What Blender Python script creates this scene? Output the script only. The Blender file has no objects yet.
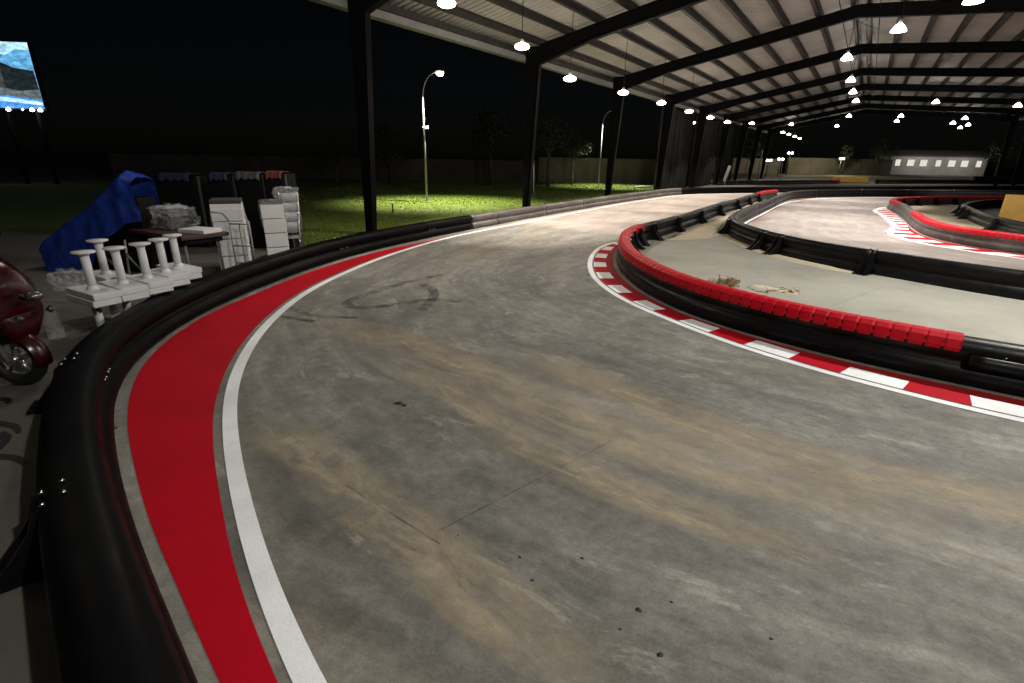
import bpy, bmesh, math, random
import numpy as np
from mathutils import Vector, Matrix
random.seed(7); rng = np.random.default_rng(7)
SC = 1.55                      # the layout below is written in units of 1.55 m
M_ = 1/SC                      # one metre in those units
sc = bpy.context.scene
col = sc.collection
PI = math.pi
# ------------------------------------------------------------------ helpers
class MB:
    """collects shapes; build() links them as one mesh"""
    def __init__(s): s.v=[]; s.f=[]; s.m=[]; s.sm=[]
    def add(s, vs, fs, mi=0, smooth=False):
        o=len(s.v); s.v+= [tuple(map(float,p)) for p in vs]
        for f in fs: s.f.append(tuple(o+i for i in f)); s.m.append(mi); s.sm.append(smooth)
        return s
    def box(s, c, d, rz=0, mi=0, bev=0, tilt=None):
        hx,hy,hz=[k/2 for k in d]
        R=Matrix.Rotation(rz,3,'Z')
        if tilt: R=R@tilt
        b=min(bev,hx*.8,hy*.8,hz*.8)
        if b<=0:
            vs=[(x,y,z) for x in(-hx,hx) for y in(-hy,hy) for z in(-hz,hz)]
            fs=[(0,1,3,2),(4,6,7,5),(0,4,5,1),(2,3,7,6),(0,2,6,4),(1,5,7,3)]
        else:
            bm=bmesh.new(); bmesh.ops.create_cube(bm,size=1)
            for v in bm.verts: v.co=Vector((v.co.x*d[0],v.co.y*d[1],v.co.z*d[2]))
            bmesh.ops.bevel(bm,geom=bm.edges[:],offset=b,segments=2,affect='EDGES',profile=.5)
            bm.verts.index_update()
            vs=[tuple(v.co) for v in bm.verts]; fs=[tuple(v.index for v in f.verts) for f in bm.faces]; bm.free()
        vs=[tuple(R@Vector(p)+Vector(c)) for p in vs]
        return s.add(vs,fs,mi)
    def tube(s, pts, r, n=10, mi=0, cap=True, smooth=True):
        pts=[Vector(p) for p in pts]; rs=r if isinstance(r,(list,tuple)) else [r]*len(pts)
        up=Vector((0,0,1)); vs=[]; prev=None
        for i,p in enumerate(pts):
            t=(pts[min(i+1,len(pts)-1)]-pts[max(i-1,0)]).normalized()
            if prev is None:
                a=t.cross(up)
                if a.length<.05: a=t.cross(Vector((1,0,0)))
            else: a=prev-t*prev.dot(t)
            a.normalize(); prev=a; b=t.cross(a)
            for k in range(n):
                an=2*PI*k/n; vs.append(p+(a*math.cos(an)+b*math.sin(an))*rs[i])
        fs=[]
        for i in range(len(pts)-1):
            for k in range(n):
                fs.append((i*n+k,i*n+(k+1)%n,(i+1)*n+(k+1)%n,(i+1)*n+k))
        s.add(vs,fs,mi,smooth)
        if cap:
            o=len(s.v)-len(vs)
            s.f.append(tuple(o+k for k in range(n))[::-1]); s.m.append(mi); s.sm.append(False)
            s.f.append(tuple(o+(len(pts)-1)*n+k for k in range(n))); s.m.append(mi); s.sm.append(False)
        return s
    def lathe(s, prof, c=(0,0,0), n=24, mi=0, smooth=True):
        vs=[]; fs=[]
        for r,z in prof:
            for k in range(n): vs.append((c[0]+r*math.cos(2*PI*k/n),c[1]+r*math.sin(2*PI*k/n),c[2]+z))
        for i in range(len(prof)-1):
            for k in range(n): fs.append((i*n+k,i*n+(k+1)%n,(i+1)*n+(k+1)%n,(i+1)*n+k))
        return s.add(vs,fs,mi,smooth)
    def prism(s, poly, ax, c, th, mi=0):
        """polygon in (u,v) pushed along w. ax=(u,v,w) vectors, c origin"""
        u,v,w=[Vector(a) for a in ax]; c=Vector(c); n=len(poly)
        vs=[c+u*p[0]+v*p[1]-w*th/2 for p in poly]+[c+u*p[0]+v*p[1]+w*th/2 for p in poly]
        fs=[tuple(range(n))[::-1],tuple(range(n,2*n))]+[(i,(i+1)%n,n+(i+1)%n,n+i) for i in range(n)]
        return s.add(vs,fs,mi)
    def build(s, name, mats, parent=None, loc=(0,0,0)):
        me=bpy.data.meshes.new(name)
        L=np.array(loc,float)
        V=(np.array(s.v,float)-L)*SC
        me.from_pydata(V.tolist(),[],s.f)
        if not isinstance(mats,(list,tuple)): mats=[mats]
        for m in mats: me.materials.append(m)
        me.polygons.foreach_set('material_index',s.m); me.polygons.foreach_set('use_smooth',s.sm)
        me.update()
        bm=bmesh.new(); bm.from_mesh(me); bmesh.ops.recalc_face_normals(bm,faces=bm.faces[:]); bm.to_mesh(me); bm.free()
        o=bpy.data.objects.new(name,me); col.objects.link(o)
        if parent is not None: o.parent=parent
        else: o.location=L*SC
        return o
def tag(o,label=None,cat=None,group=None,kind=None):
    if label: o['label']=label
    if cat: o['category']=cat
    if group: o['group']=group
    if kind: o['kind']=kind
    return o
def thing(name,label,cat,loc=(0,0,0),rz=0,group=None):
    o=bpy.data.objects.new(name,None); col.objects.link(o)
    o.location=(loc[0]*SC,loc[1]*SC,loc[2]*SC); o.rotation_euler=(0,0,rz); o.empty_display_size=.2
    return tag(o,label,cat,group)
def dup(root,loc,rz=None,label=None,rot=None):
    r=root.copy(); col.objects.link(r); r.location=(loc[0]*SC,loc[1]*SC,loc[2]*SC)
    if rz is not None: r.rotation_euler=(0,0,rz)
    if rot is not None: r.rotation_euler=rot
    if label: r['label']=label
    for ch in list(root.children):
        c=ch.copy(); col.objects.link(c); c.parent=r
        for g in ch.children:
            d=g.copy(); col.objects.link(d); d.parent=c
    return r
YAW=math.radians(33.278); SY,CY=math.sin(YAW),math.cos(YAW)
def sh(l,s,z): return (s*SY-l*CY, s*CY+l*SY, z)      # hall coordinates: l to the left of the axis, s along it
def spline(pts,step=.1,closed=False):
    P=np.array(pts,float); n=len(P); out=[]
    for i in range(n-1):
        p0=P[max(i-1,0)];p1=P[i];p2=P[i+1];p3=P[min(i+2,n-1)]
        for t in np.linspace(0,1,24,endpoint=False):
            out.append(.5*((2*p1)+(-p0+p2)*t+(2*p0-5*p1+4*p2-p3)*t*t+(-p0+3*p1-3*p2+p3)*t**3))
    out.append(P[-1]); out=np.array(out)
    # light smoothing, then even spacing
    d=np.r_[0,np.cumsum(np.linalg.norm(np.diff(out,axis=0),axis=1))]
    m=max(2,int(round(d[-1]/step))+1); q=np.linspace(0,d[-1],m)
    return np.stack([np.interp(q,d,out[:,0]),np.interp(q,d,out[:,1])],1)
def smooth(p,it=20):
    p=p.copy()
    for _ in range(it): p[1:-1]=p[1:-1]*.5+(p[:-2]+p[2:])*.25
    return p
def normals(p):
    t=np.gradient(p,axis=0); t/=np.linalg.norm(t,axis=1)[:,None]+1e-9
    return t,np.stack([-t[:,1],t[:,0]],1)
def arclen(p): return np.r_[0,np.cumsum(np.linalg.norm(np.diff(p,axis=0),axis=1))]
def off(p,d): return p+normals(p)[1]*d
def ribbon(mb,a,b,z,mi=0,n=None):
    """sheet between two lines, each resampled to n points"""
    n=n or max(len(a),len(b))
    def rs(p):
        d=arclen(p); q=np.linspace(0,d[-1],n); return np.stack([np.interp(q,d,p[:,0]),np.interp(q,d,p[:,1])],1)
    a=rs(np.array(a,float)); b=rs(np.array(b,float))
    vs=[(x,y,z) for x,y in a]+[(x,y,z) for x,y in b]
    mb.add(vs,[(i,i+1,n+i+1,n+i) for i in range(n-1)],mi)
def sweep(mb,p,prof,side,mi=0,smooth_=True,cap=True,dz=None,closed=True,inset=None):
    t,nn=normals(p); nn=nn*side; k=len(prof); vs=[]
    for i in range(len(p)):
        for d,z in prof:
            dd=d+(inset[i] if inset is not None else 0)
            q=p[i]+nn[i]*dd; vs.append((q[0],q[1],z))
    fs=[]
    for i in range(len(p)-1):
        for j in range(k if closed else k-1):
            fs.append((i*k+j,i*k+(j+1)%k,(i+1)*k+(j+1)%k,(i+1)*k+j))
    mb.add(vs,fs,mi,smooth_)
    if cap and closed:
        o=len(mb.v)-len(vs)
        mb.f.append(tuple(o+j for j in range(k))); mb.m.append(mi); mb.sm.append(False)
        e=o+(len(p)-1)*k
        mb.f.append(tuple(e+j for j in range(k))); mb.m.append(mi); mb.sm.append(False)
# ------------------------------------------------------------------ materials
def newmat(name):
    m=bpy.data.materials.new(name); m.use_nodes=True; nt=m.node_tree
    return m,nt,nt.nodes['Principled BSDF']
def N(nt,t,**kw):
    n=nt.nodes.new(t)
    for k,v in kw.items(): setattr(n,k,v)
    return n
def ramp(nt,src,stops):
    r=N(nt,'ShaderNodeValToRGB'); e=r.color_ramp.elements
    while len(e)<len(stops): e.new(.5)
    for i,(p,c) in enumerate(stops): e[i].position=p; e[i].color=(c,c,c,1) if isinstance(c,(int,float)) else (*c,1)
    nt.links.new(src,r.inputs[0]); return r.outputs[0]
def mix(nt,fac,a,b,blend='MIX'):
    m=N(nt,'ShaderNodeMix',data_type='RGBA',blend_type=blend)
    for s,v in ((m.inputs[0],fac),(m.inputs[6],a),(m.inputs[7],b)):
        if hasattr(v,'is_output'): nt.links.new(v,s)
        elif isinstance(v,(int,float)): s.default_value=v
        else: s.default_value=(*v,1)
    return m.outputs[2]
def noise(nt,vec,scale,detail=4,rough=.55,dist=0):
    n=N(nt,'ShaderNodeTexNoise'); n.inputs['Scale'].default_value=scale; n.inputs['Detail'].default_value=detail
    n.inputs['Roughness'].default_value=rough; n.inputs['Distortion'].default_value=dist
    if vec is not None: nt.links.new(vec,n.inputs['Vector'])
    return n.outputs['Fac']
def mapping(nt,vec,sc_,loc=(0,0,0)):
    m=N(nt,'ShaderNodeMapping'); m.inputs['Scale'].default_value=sc_; m.inputs['Location'].default_value=loc
    nt.links.new(vec,m.inputs['Vector']); return m.outputs[0]
def bump(nt,bs,h,strength=.3,dist=.02):
    b=N(nt,'ShaderNodeBump'); b.inputs['Strength'].default_value=strength; b.inputs['Distance'].default_value=dist
    nt.links.new(h,b.inputs['Height']); nt.links.new(b.outputs[0],bs.inputs['Normal'])
def simple(name,c,rough=.5,metal=0,var=.25,scale=8,dirt=None,dirt_amt=.5,bmp=0,spec=.5,coords='Object'):
    m,nt,bs=newmat(name)
    tc=N(nt,'ShaderNodeTexCoord').outputs[coords]
    f=noise(nt,tc,scale,5,.6)
    lo=[x*(1-var) for x in c]; hi=[min(1,x*(1+var)) for x in c]
    cc=ramp(nt,f,[(.3,lo),(.7,hi)])
    if dirt:
        f2=noise(nt,tc,scale*.35,6,.65)
        g=ramp(nt,f2,[(.5,0.),(.72,dirt_amt)])
        cc=mix(nt,g,cc,dirt)
    nt.links.new(cc,bs.inputs['Base Color'])
    r=ramp(nt,noise(nt,tc,scale*2.2,4),[(.3,max(.05,rough-.1)),(.7,min(1,rough+.12))]); nt.links.new(r,bs.inputs['Roughness'])
    bs.inputs['Metallic'].default_value=metal; bs.inputs['Specular IOR Level'].default_value=spec
    if bmp: bump(nt,bs,noise(nt,tc,scale*5,5),bmp)
    return m
def emit(name,c,s):
    m,nt,bs=newmat(name); bs.inputs['Base Color'].default_value=(0.05,.05,.05,1)
    bs.inputs['Emission Color'].default_value=(*c,1); bs.inputs['Emission Strength'].default_value=s
    return m
def plastic_film(name):
    m,nt,bs=newmat(name); bs.inputs['Base Color'].default_value=(.75,.76,.78,1)
    bs.inputs['Alpha'].default_value=.16; bs.inputs['Roughness'].default_value=.12
    tc=N(nt,'ShaderNodeTexCoord').outputs['Object']; bump(nt,bs,noise(nt,tc,9,4,.6,1.5),.9,.05); return m

m_black=simple('barrier_plastic',(.0022,.0022,.0026),.45,0,.3,1.5,(.010,.0095,.009),.35,.04,.05)
m_blackn=simple('barrier_plastic_clean',(.004,.004,.0045),.4,0,.3,3,(.018,.016,.015),.3,.08,.18)
m_palerail=simple('barrier_plastic_pale',(.055,.05,.047),.45,0,.4,2.5,(.17,.155,.14),.75,.15)  # paler grey version of the rail plastic, with lighter blotches
m_redcap=simple('red_cover_plastic',(.46,.003,.012),.45,0,.15,6,(.22,.02,.02),.3,.08,.15)
m_steel=simple('black_steel',(.003,.003,.0032),.7,.0,.3,3,None,0,0,.06)
m_purlin=simple('purlin_steel',(.018,.016,.014),.6,0,.3,3,None,0,0,.25)
m_gutter=simple('gutter_metal',(.15,.147,.142),.45,0,.15,3)
m_bolt=simple('galvanised_bolt',(.5,.5,.5),.3,1,.1)
m_galv=simple('galvanised_pole',(.20,.20,.20),.5,.2,.15,6)
m_white=simple('white_painted_wood',(.62,.63,.64),.5,0,.08,5,(.4,.4,.4),.3)
m_whitebox=simple('white_carton',(.72,.72,.71),.4,0,.06,4,(.5,.5,.5),.25)
m_film=plastic_film('clear_wrap')
m_chairseat=simple('grey_seat',(.30,.31,.32),.4,0,.15,6)
m_tarp=simple('blue_tarp',(.014,.04,.27),.33,0,.25,4,(.06,.10,.34),.4,.25)
m_brown=simple('dark_wood',(.055,.028,.022),.45,0,.3,5)
m_dark=simple('dark_case',(.004,.0042,.0045),.6,0,.3,4,None,0,0,.12)
m_greyp=simple('dull_grey',(.035,.035,.035),.6)
m_bluec=simple('blue_cloth',(.003,.005,.028),.8); m_orange=simple('orange_cloth',(.07,.010,.003),.8)
m_yellow=simple('yellow_board',(.72,.42,.06),.5,0,.1,3,(.5,.33,.12),.4)
m_bikered=simple('scooter_red',(.022,.001,.0015),.25,0,.2,4,None,0,0,.3)
m_rubber=simple('rubber',(.012,.012,.012),.6); m_rim=simple('rim_metal',(.4,.4,.41),.3,.9)
m_lens=simple('lens',(.22,.22,.23),.12,.9,.05)
m_wall=simple('wall_render',(.17,.155,.125),.85,0,.22,.5,(.09,.08,.065),.6,.3)
m_house=simple('house_wall',(.58,.57,.55),.8,0,.15,.6)
m_houseroof=simple('house_roof',(.16,.15,.15),.7)
m_window=emit('lit_window',(1,.93,.82),.6)
m_bark=simple('bark',(.06,.045,.032),.9,0,.3,3,None,0,.5)
m_curtain=simple('black_sheet',(.005,.0052,.0055),.8,0,.4,1.2,None,0,.3,.1)
m_dirtpatch=simple('stain',(.25,.17,.07),.9,0,.4,10)
def leafmat(name,c):
    m,nt,bs=newmat(name); oi=N(nt,'ShaderNodeTexCoord').outputs['Object']
    cc=ramp(nt,noise(nt,oi,1.2,3),[(.3,[x*.6 for x in c]),(.7,[x*1.4 for x in c])]); nt.links.new(cc,bs.inputs['Base Color'])
    bs.inputs['Roughness'].default_value=.6; return m
m_leaf=leafmat('foliage',(.04,.06,.025)); m_leaf2=leafmat('foliage_dark',(.009,.015,.006)); m_grass=leafmat('grass_blades',(.07,.11,.007))
m_dry=leafmat('dry_leaf',(.36,.25,.13))
m_lamp=emit('lamp_glow_warm',(1,.90,.70),26); m_lampc=emit('lamp_glow_neutral',(1,.95,.88),26)
m_lampfar=emit('lamp_glow_cool',(.82,.9,1),22); m_street=emit('street_glow',(1,.92,.72),22)
m_shade=simple('lamp_shade_metal',(.25,.25,.25),.4,.3)

# track tarmac: streaks follow the racing direction (uv: along, across)
def asphalt():
    m,nt,bs=newmat('tarmac')
    uv=N(nt,'ShaderNodeUVMap',uv_map='track_uv').outputs[0]
    geo=N(nt,'ShaderNodeNewGeometry').outputs['Position']
    warp=N(nt,'ShaderNodeTexNoise'); warp.inputs['Scale'].default_value=.35; nt.links.new(geo,warp.inputs['Vector'])
    vm=N(nt,'ShaderNodeVectorMath',operation='MULTIPLY_ADD'); nt.links.new(warp.outputs['Color'],vm.inputs[0]); vm.inputs[1].default_value=(1.2,1.2,0); nt.links.new(uv,vm.inputs[2])
    uvw=vm.outputs[0]
    s1=noise(nt,mapping(nt,uvw,(.14,.9,1)),1.0,6,.62)      # broad wheel tracks
    s2=noise(nt,mapping(nt,uvw,(.55,2.6,1),(7,3,0)),1.0,8,.68)  # streaks
    b1=noise(nt,geo,.55,7,.66,.5)                           # blotches
    b2=noise(nt,geo,3.2,6,.7,.3)
    fine=noise(nt,geo,60,3,.7)
    base=ramp(nt,s1,[(.30,(.125,.122,.110)),(.5,(.180,.175,.157)),(.70,(.245,.237,.213))])
    st=ramp(nt,s2,[(.32,.66),(.5,1.),(.70,1.5)])
    base=mix(nt,1.0,base,st,'MULTIPLY')
    bl=ramp(nt,b1,[(.3,.78),(.5,1.),(.7,1.22)]); base=mix(nt,1.0,base,bl,'MULTIPLY')
    base=mix(nt,1.0,base,ramp(nt,b2,[(.3,.76),(.7,1.24)]),'MULTIPLY')
    base=mix(nt,1.0,base,ramp(nt,noise(nt,geo,9,5,.75),[(.3,.80),(.7,1.20)]),'MULTIPLY')
    # tan dust along the tyre lines
    d1=noise(nt,mapping(nt,uvw,(.16,.75,1),(2.3,9.1,0)),1.0,7,.66)
    dm=ramp(nt,d1,[(.50,0.),(.66,.5)])
    db=ramp(nt,noise(nt,geo,.5,7,.68),[(.40,0.),(.60,1.)])
    dmx=N(nt,'ShaderNodeMath',operation='MULTIPLY'); nt.links.new(dm,dmx.inputs[0]); nt.links.new(db,dmx.inputs[1])
    base=mix(nt,dmx.outputs[0],base,(.29,.235,.155))
    # pale scuffs and crumbs of cement
    p1=noise(nt,mapping(nt,uvw,(1.3,2.8,1),(5,1,0)),1.0,9,.74)
    pm=ramp(nt,p1,[(.57,0.),(.66,.7)]); base=mix(nt,pm,base,(.37,.355,.315))
    # dark rubbed-in patches
    k1=noise(nt,mapping(nt,uvw,(.5,1.6,1),(1,8,0)),1.0,7,.7); base=mix(nt,ramp(nt,k1,[(.57,0.),(.70,.45)]),base,(.07,.069,.067))
    # far zone painted paler and pinker, standing in for the lamp light there
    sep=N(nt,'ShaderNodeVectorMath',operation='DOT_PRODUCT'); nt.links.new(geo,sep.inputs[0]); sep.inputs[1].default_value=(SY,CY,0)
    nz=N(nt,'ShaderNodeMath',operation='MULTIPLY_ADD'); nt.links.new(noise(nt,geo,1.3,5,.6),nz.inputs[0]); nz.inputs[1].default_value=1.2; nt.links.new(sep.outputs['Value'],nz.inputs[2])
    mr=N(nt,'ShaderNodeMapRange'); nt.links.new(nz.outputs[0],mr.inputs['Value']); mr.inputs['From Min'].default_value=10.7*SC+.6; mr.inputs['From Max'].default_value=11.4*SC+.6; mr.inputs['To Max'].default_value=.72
    lit_far=ramp(nt,s2,[(.3,(.26,.225,.205)),(.7,(.44,.385,.355))])
    lit_far=mix(nt,1.0,lit_far,bl,'MULTIPLY')
    base=mix(nt,mr.outputs[0],base,lit_far)
    gr=ramp(nt,fine,[(.3,.82),(.7,1.16)]); base=mix(nt,1.0,base,gr,'MULTIPLY')
    nt.links.new(base,bs.inputs['Base Color'])
    rr=ramp(nt,s2,[(.3,.62),(.7,.85)]); nt.links.new(rr,bs.inputs['Roughness']); bs.inputs['Specular IOR Level'].default_value=.35
    bump(nt,bs,fine,.35,.006); return m
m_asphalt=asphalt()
def ground_mat(name,cols,scale=.6,rough=.85,fine=.15,stain=None,stain_pos=(.58,.7),bmp=.3):
    m,nt,bs=newmat(name); geo=N(nt,'ShaderNodeNewGeometry').outputs['Position']
    c=ramp(nt,noise(nt,geo,scale,7,.62,.3),[(.3+.4*i/(len(cols)-1),k) for i,k in enumerate(cols)])
    f=noise(nt,geo,45,4,.7); c=mix(nt,1.0,c,ramp(nt,f,[(.3,1-fine),(.7,1+fine)]),'MULTIPLY')
    if stain:
        c=mix(nt,ramp(nt,noise(nt,geo,1.1,7,.7,.6),[(stain_pos[0],0.),(stain_pos[1],.8)]),c,stain)
    nt.links.new(c,bs.inputs['Base Color']); bs.inputs['Roughness'].default_value=rough; bs.inputs['Specular IOR Level'].default_value=.3
    bump(nt,bs,f,bmp,.01); return m
m_soil=ground_mat('bare_ground',[(.10,.085,.065),(.17,.145,.11)],.3)
m_apron=ground_mat('apron_concrete',[(.09,.085,.075),(.14,.132,.115)],.6,.8,.12,(.055,.052,.047),(.6,.75))
m_infield=ground_mat('infield_concrete',[(.27,.265,.23),(.345,.338,.292),(.40,.39,.34)],.45,.8,.10,(.25,.22,.165),(.58,.76))
m_sand=ground_mat('sand',[(.48,.42,.30),(.60,.53,.39)],1.2,.95,.12)
m_lawn=ground_mat('lawn_soil',[(.055,.085,.006),(.085,.125,.008)],.7,.95,.3,(.09,.07,.03),(.66,.8))
def paint(name,c,wear=.25,under=(.2,.19,.17)):
    m,nt,bs=newmat(name); geo=N(nt,'ShaderNodeNewGeometry').outputs['Position']
    f=noise(nt,geo,5,7,.7); g=noise(nt,geo,70,3,.7)
    cc=ramp(nt,noise(nt,geo,1.2,5),[(.3,[x*.85 for x in c]),(.7,[min(1,x*1.12) for x in c])])
    cc=mix(nt,ramp(nt,f,[(.62,0.),(.8,wear)]),cc,under)
    cc=mix(nt,1.0,cc,ramp(nt,g,[(.3,.9),(.7,1.08)]),'MULTIPLY')
    nt.links.new(cc,bs.inputs['Base Color']); bs.inputs['Roughness'].default_value=.7; bs.inputs['Specular IOR Level'].default_value=.12; bump(nt,bs,g,.3,.005); return m
m_pred=paint('red_paint',(.44,.001,.012),.06); m_pred2=paint('red_paint_dusty',(.28,.012,.014),.4); m_pwhite=paint('white_paint',(.84,.86,.88),.25)

# ------------------------------------------------------------------ the lines of the track (plan, read off the ground)
OUTER=[(1.6,-1.4),(.6,-.45),(-.35,.5),(-.99,1.14),(-1.25,1.4),(-1.55,1.69),(-1.87,2.04),(-2.34,2.6),(-2.60,2.95),(-2.88,3.41),(-3.04,3.83),(-3.16,4.39),(-3.22,5.13),(-3.17,5.89),(-3.0,7.13),(-2.72,8.2),(-2.35,9.15),(-1.45,11.0),(.18,13.85),(2.1,17.0),(4.1,20.2),(5.6,22.4),(7.05,24.5),(9.1,26.4),(13.2,28.4),(24,32.65),(35.1,36.4),(52,42)]
ISL=[(7.2,1.2),(5.6,2.1),(4.6,2.75),(3.73,3.35),(3.26,3.70),(2.94,3.98),(2.63,4.28),(2.25,4.77),(1.97,5.2),(1.77,5.75),(1.63,6.43),(1.58,7.21),(1.63,7.96),(1.79,8.86),(2.05,9.75),(2.46,10.5),(3.41,11.85),(4.66,13.75),(6.08,16.06),(7.74,18.5),(9.65,21.5),(10.9,23.4),(12.2,24.9)]
MID=[(10.2,3.0),(8.4,4.5),(7.3,5.55),(6.65,6.25),(6.25,6.75),(5.97,7.23),(5.52,7.93),(5.26,8.42),(5.05,9.0),(4.93,9.72),(4.95,10.95),(5.22,12.1),(5.75,13.2),(6.9,15.08),(8.65,17.8),(11.08,21.6),(12.4,23.5),(13.75,24.75),(15.45,25.7),(17.55,26.5),(22.3,27.5),(27.8,28.6),(37,30.6),(50,34)]
HP2=[(12.4,5.2),(11.0,7.1),(10.2,8.7),(9.8,9.76),(9.6,10.28),(9.5,11.19),(9.86,12.46),(11.01,14.47),(12.2,16.4),(13.04,17.81),(13.6,19.0),(14.3,20.1),(15.5,21.2),(16.9,21.9),(18.9,22.6),(22.3,23.2),(30,24.6),(40,26.5)]
HP3=[(13.6,7.6),(12.2,9.4),(12.0,11.4),(12.7,13.4),(13.7,15.2),(14.6,16.6),(15.5,17.9),(17.5,19.7),(19.6,20.9),(22.5,21.6),(30,23),(40,25)]
outer=smooth(spline(OUTER,.1),40); isl=smooth(spline(ISL,.1),30); mid=smooth(spline(MID,.1),25); hp2=smooth(spline(HP2,.1),20); hp3=smooth(spline(HP3,.1),20)
BH=.31
def prof(h,d=.30):
    k=h/.34; e=d/.30
    return [(a*e,b*k) for a,b in [(.06,0),(.015,.02),(0,.07),(.015,.125),(.05,.15),(.075,.165),(.062,.185),(.04,.21),(.03,.26),(.05,.31),(.10,.337),(.17,.342),(.23,.337),(.275,.31),(.29,.26),(.275,.21),(.25,.185),(.235,.165),(.26,.145),(.30,.12),(.31,.07),(.30,.02),(.26,0)]]
# ---- ground sheets
def sheet(name,poly,z,m):
    mb=MB(); mb.add([(x,y,z) for x,y in poly],[tuple(range(len(poly)))]); return tag(mb.build(name,m),kind='structure')
sheet('ground',[(-400,-400),(400,-400),(400,400),(-400,400)],-.004,m_soil)
ob=off(outer,.11)
iY=int(np.argmin(np.abs(ob[:,1]-8.1)+(ob[:,0]>-1)*9))
apr=[tuple(p) for p in ob[:iY+1]]
sheet('apron_pavement',[(1.5,-6)]+apr+[(-5.2,9.2),(-18,12),(-18,-6)],.0,m_apron)
iF=int(np.argmin(np.abs(ob[:,0]-8.6)))
lawnpoly=[tuple(p) for p in ob[iY:iF]]+[(9.5,31),(12,40),(-24,40),(-22,13.5),(-5.2,9.2)]
sheet('lawn',lawnpoly,.0,m_lawn)
# tarmac grid, streak coordinates from the nearest racing line
def tarmac():
    g=.16; xs=np.arange(-4,46,g); ys=np.arange(-4,44,g)
    c1=spline([(9,-3.5),(5.5,.2),(3.2,2.0),(1.2,3.2),(-.3,4.6),(-.95,6.2),(-.75,8.0),(.1,10.2),(2.4,14),(5.5,19),(9,23.9),(13,26.6),(20,29.3),(36,34),(52,38.5)],.15)
    c2=spline([(13,3.5),(9.5,6.2),(7.6,9.0),(7.2,11.2),(8.6,14.3),(10.8,18.5),(13.3,22.2),(17,24.6),(22.5,25.6),(36,28.4),(50,31)],.15)
    C=np.vstack([c1,c2]); U=np.r_[arclen(c1),200+arclen(c2)]; T=np.vstack([normals(c1)[0],normals(c2)[0]])
    nx,ny=len(xs),len(ys); G=np.stack(np.meshgrid(xs,ys,indexing='ij'),-1).reshape(-1,2)
    uv=np.zeros((len(G),2)); keep=np.zeros(len(G),bool)
    for a in range(0,len(G),4000):
        g_=G[a:a+4000]; d=((g_[:,None]-C[None])**2).sum(-1); k=d.argmin(1); r=g_-C[k]
        uv[a:a+4000,0]=U[k]+(r*T[k]).sum(1); uv[a:a+4000,1]=T[k][:,0]*r[:,1]-T[k][:,1]*r[:,0]
        d2=((g_[:,None]-ob[None,::2])**2).sum(-1); k2=d2.argmin(1)*2; r2=g_-ob[k2]; t2=normals(ob)[0][k2]
        keep[a:a+4000]=(t2[:,0]*r2[:,1]-t2[:,1]*r2[:,0])<.10
    fs=[]
    for i in range(nx-1):
        for j in range(ny-1):
            q=(i*ny+j,(i+1)*ny+j,(i+1)*ny+j+1,i*ny+j+1)
            if keep[q[0]] and keep[q[1]] and keep[q[2]] and keep[q[3]]: fs.append(q)
    me=bpy.data.meshes.new('race_track'); me.from_pydata([(x*SC,y*SC,.004*SC) for x,y in G],[],fs)
    lay=me.uv_layers.new(name='track_uv'); li=np.zeros(len(me.loops),int); me.loops.foreach_get('vertex_index',li)
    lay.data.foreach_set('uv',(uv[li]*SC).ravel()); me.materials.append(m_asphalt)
    o=bpy.data.objects.new('race_track',me); col.objects.link(o); tag(o,kind='structure')
    bm=bmesh.new(); bm.from_mesh(me); bmesh.ops.delete(bm,geom=[v for v in bm.verts if not v.link_faces],context='VERTS'); bm.to_mesh(me); bm.free()
tarmac()
# infield slabs
def strip_sheet(name,a,b,z,m):
    mb=MB(); ribbon(mb,a,b,z,0,260); return tag(mb.build(name,m),kind='structure')
ia=off(isl,-.10); ma=off(mid,.10)
endm=int(np.argmin(((mid-np.array([13.2,24.4]))**2).sum(1)))
def polysheet(name,a,b,z,m): 
    mb=MB(); P=[(x,y,z) for x,y in a]+[(x,y,z) for x,y in b[::-1]]
    bm=bmesh.new(); vs=[bm.verts.new(p) for p in P]; es=[bm.edges.new((vs[i],vs[(i+1)%len(vs)])) for i in range(len(vs))]
    bmesh.ops.triangle_fill(bm,use_beauty=True,edges=es); bm.verts.index_update()
    mb.add([tuple(v.co) for v in bm.verts],[tuple(v.index for v in f.verts) for f in bm.faces]); bm.free()
    return tag(mb.build(name,m),kind='structure')
polysheet('infield_slab',ia[::3],ma[:endm][::3],.009,m_infield)
polysheet('inner_infield_slab',off(hp2,-.10)[::3],off(hp3,.10)[::3],.009,m_sand)
# sand drifts on the infield: low uneven mounds
def drift(poly,h,seed,name='sand_drift'):
    r=np.random.default_rng(seed); P=np.array(poly,float); P=smooth(spline(np.vstack([P,P[:1]]),.12),4)
    P=P+r.normal(0,.025,P.shape); c=P.mean(0); mb=MB(); rings=[1,.93,.8,.6,.35]; zs=[0.001,.25,.6,.9,1.]
    vs=[]; n=len(P)-1
    for q,z in zip(rings,zs):
        for k in range(n):
            p=c+(P[k]-c)*q; vs.append((p[0],p[1],.0105+h*z*(1+r.normal(0,.08))))
    vs.append((c[0],c[1],.011+h)); fs=[]
    for i in range(len(rings)-1):
        for k in range(n): fs.append((i*n+k,i*n+(k+1)%n,(i+1)*n+(k+1)%n,(i+1)*n+k))
    e=(len(rings)-1)*n
    for k in range(n): fs.append((e+k,e+(k+1)%n,len(vs)-1))
    mb.add(vs,fs,0,True); return tag(mb.build(name,m_sand),kind='structure')
drift([(3.15,10.75),(3.9,10.9),(4.5,11.4),(4.75,12.3),(5.0,13.2),(6.6,15.9),(8.9,19.6),(10.3,22),(9.6,21.2),(8.0,18.4),(6.3,15.6),(4.9,13.3),(3.9,11.9)],.03,1)
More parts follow.
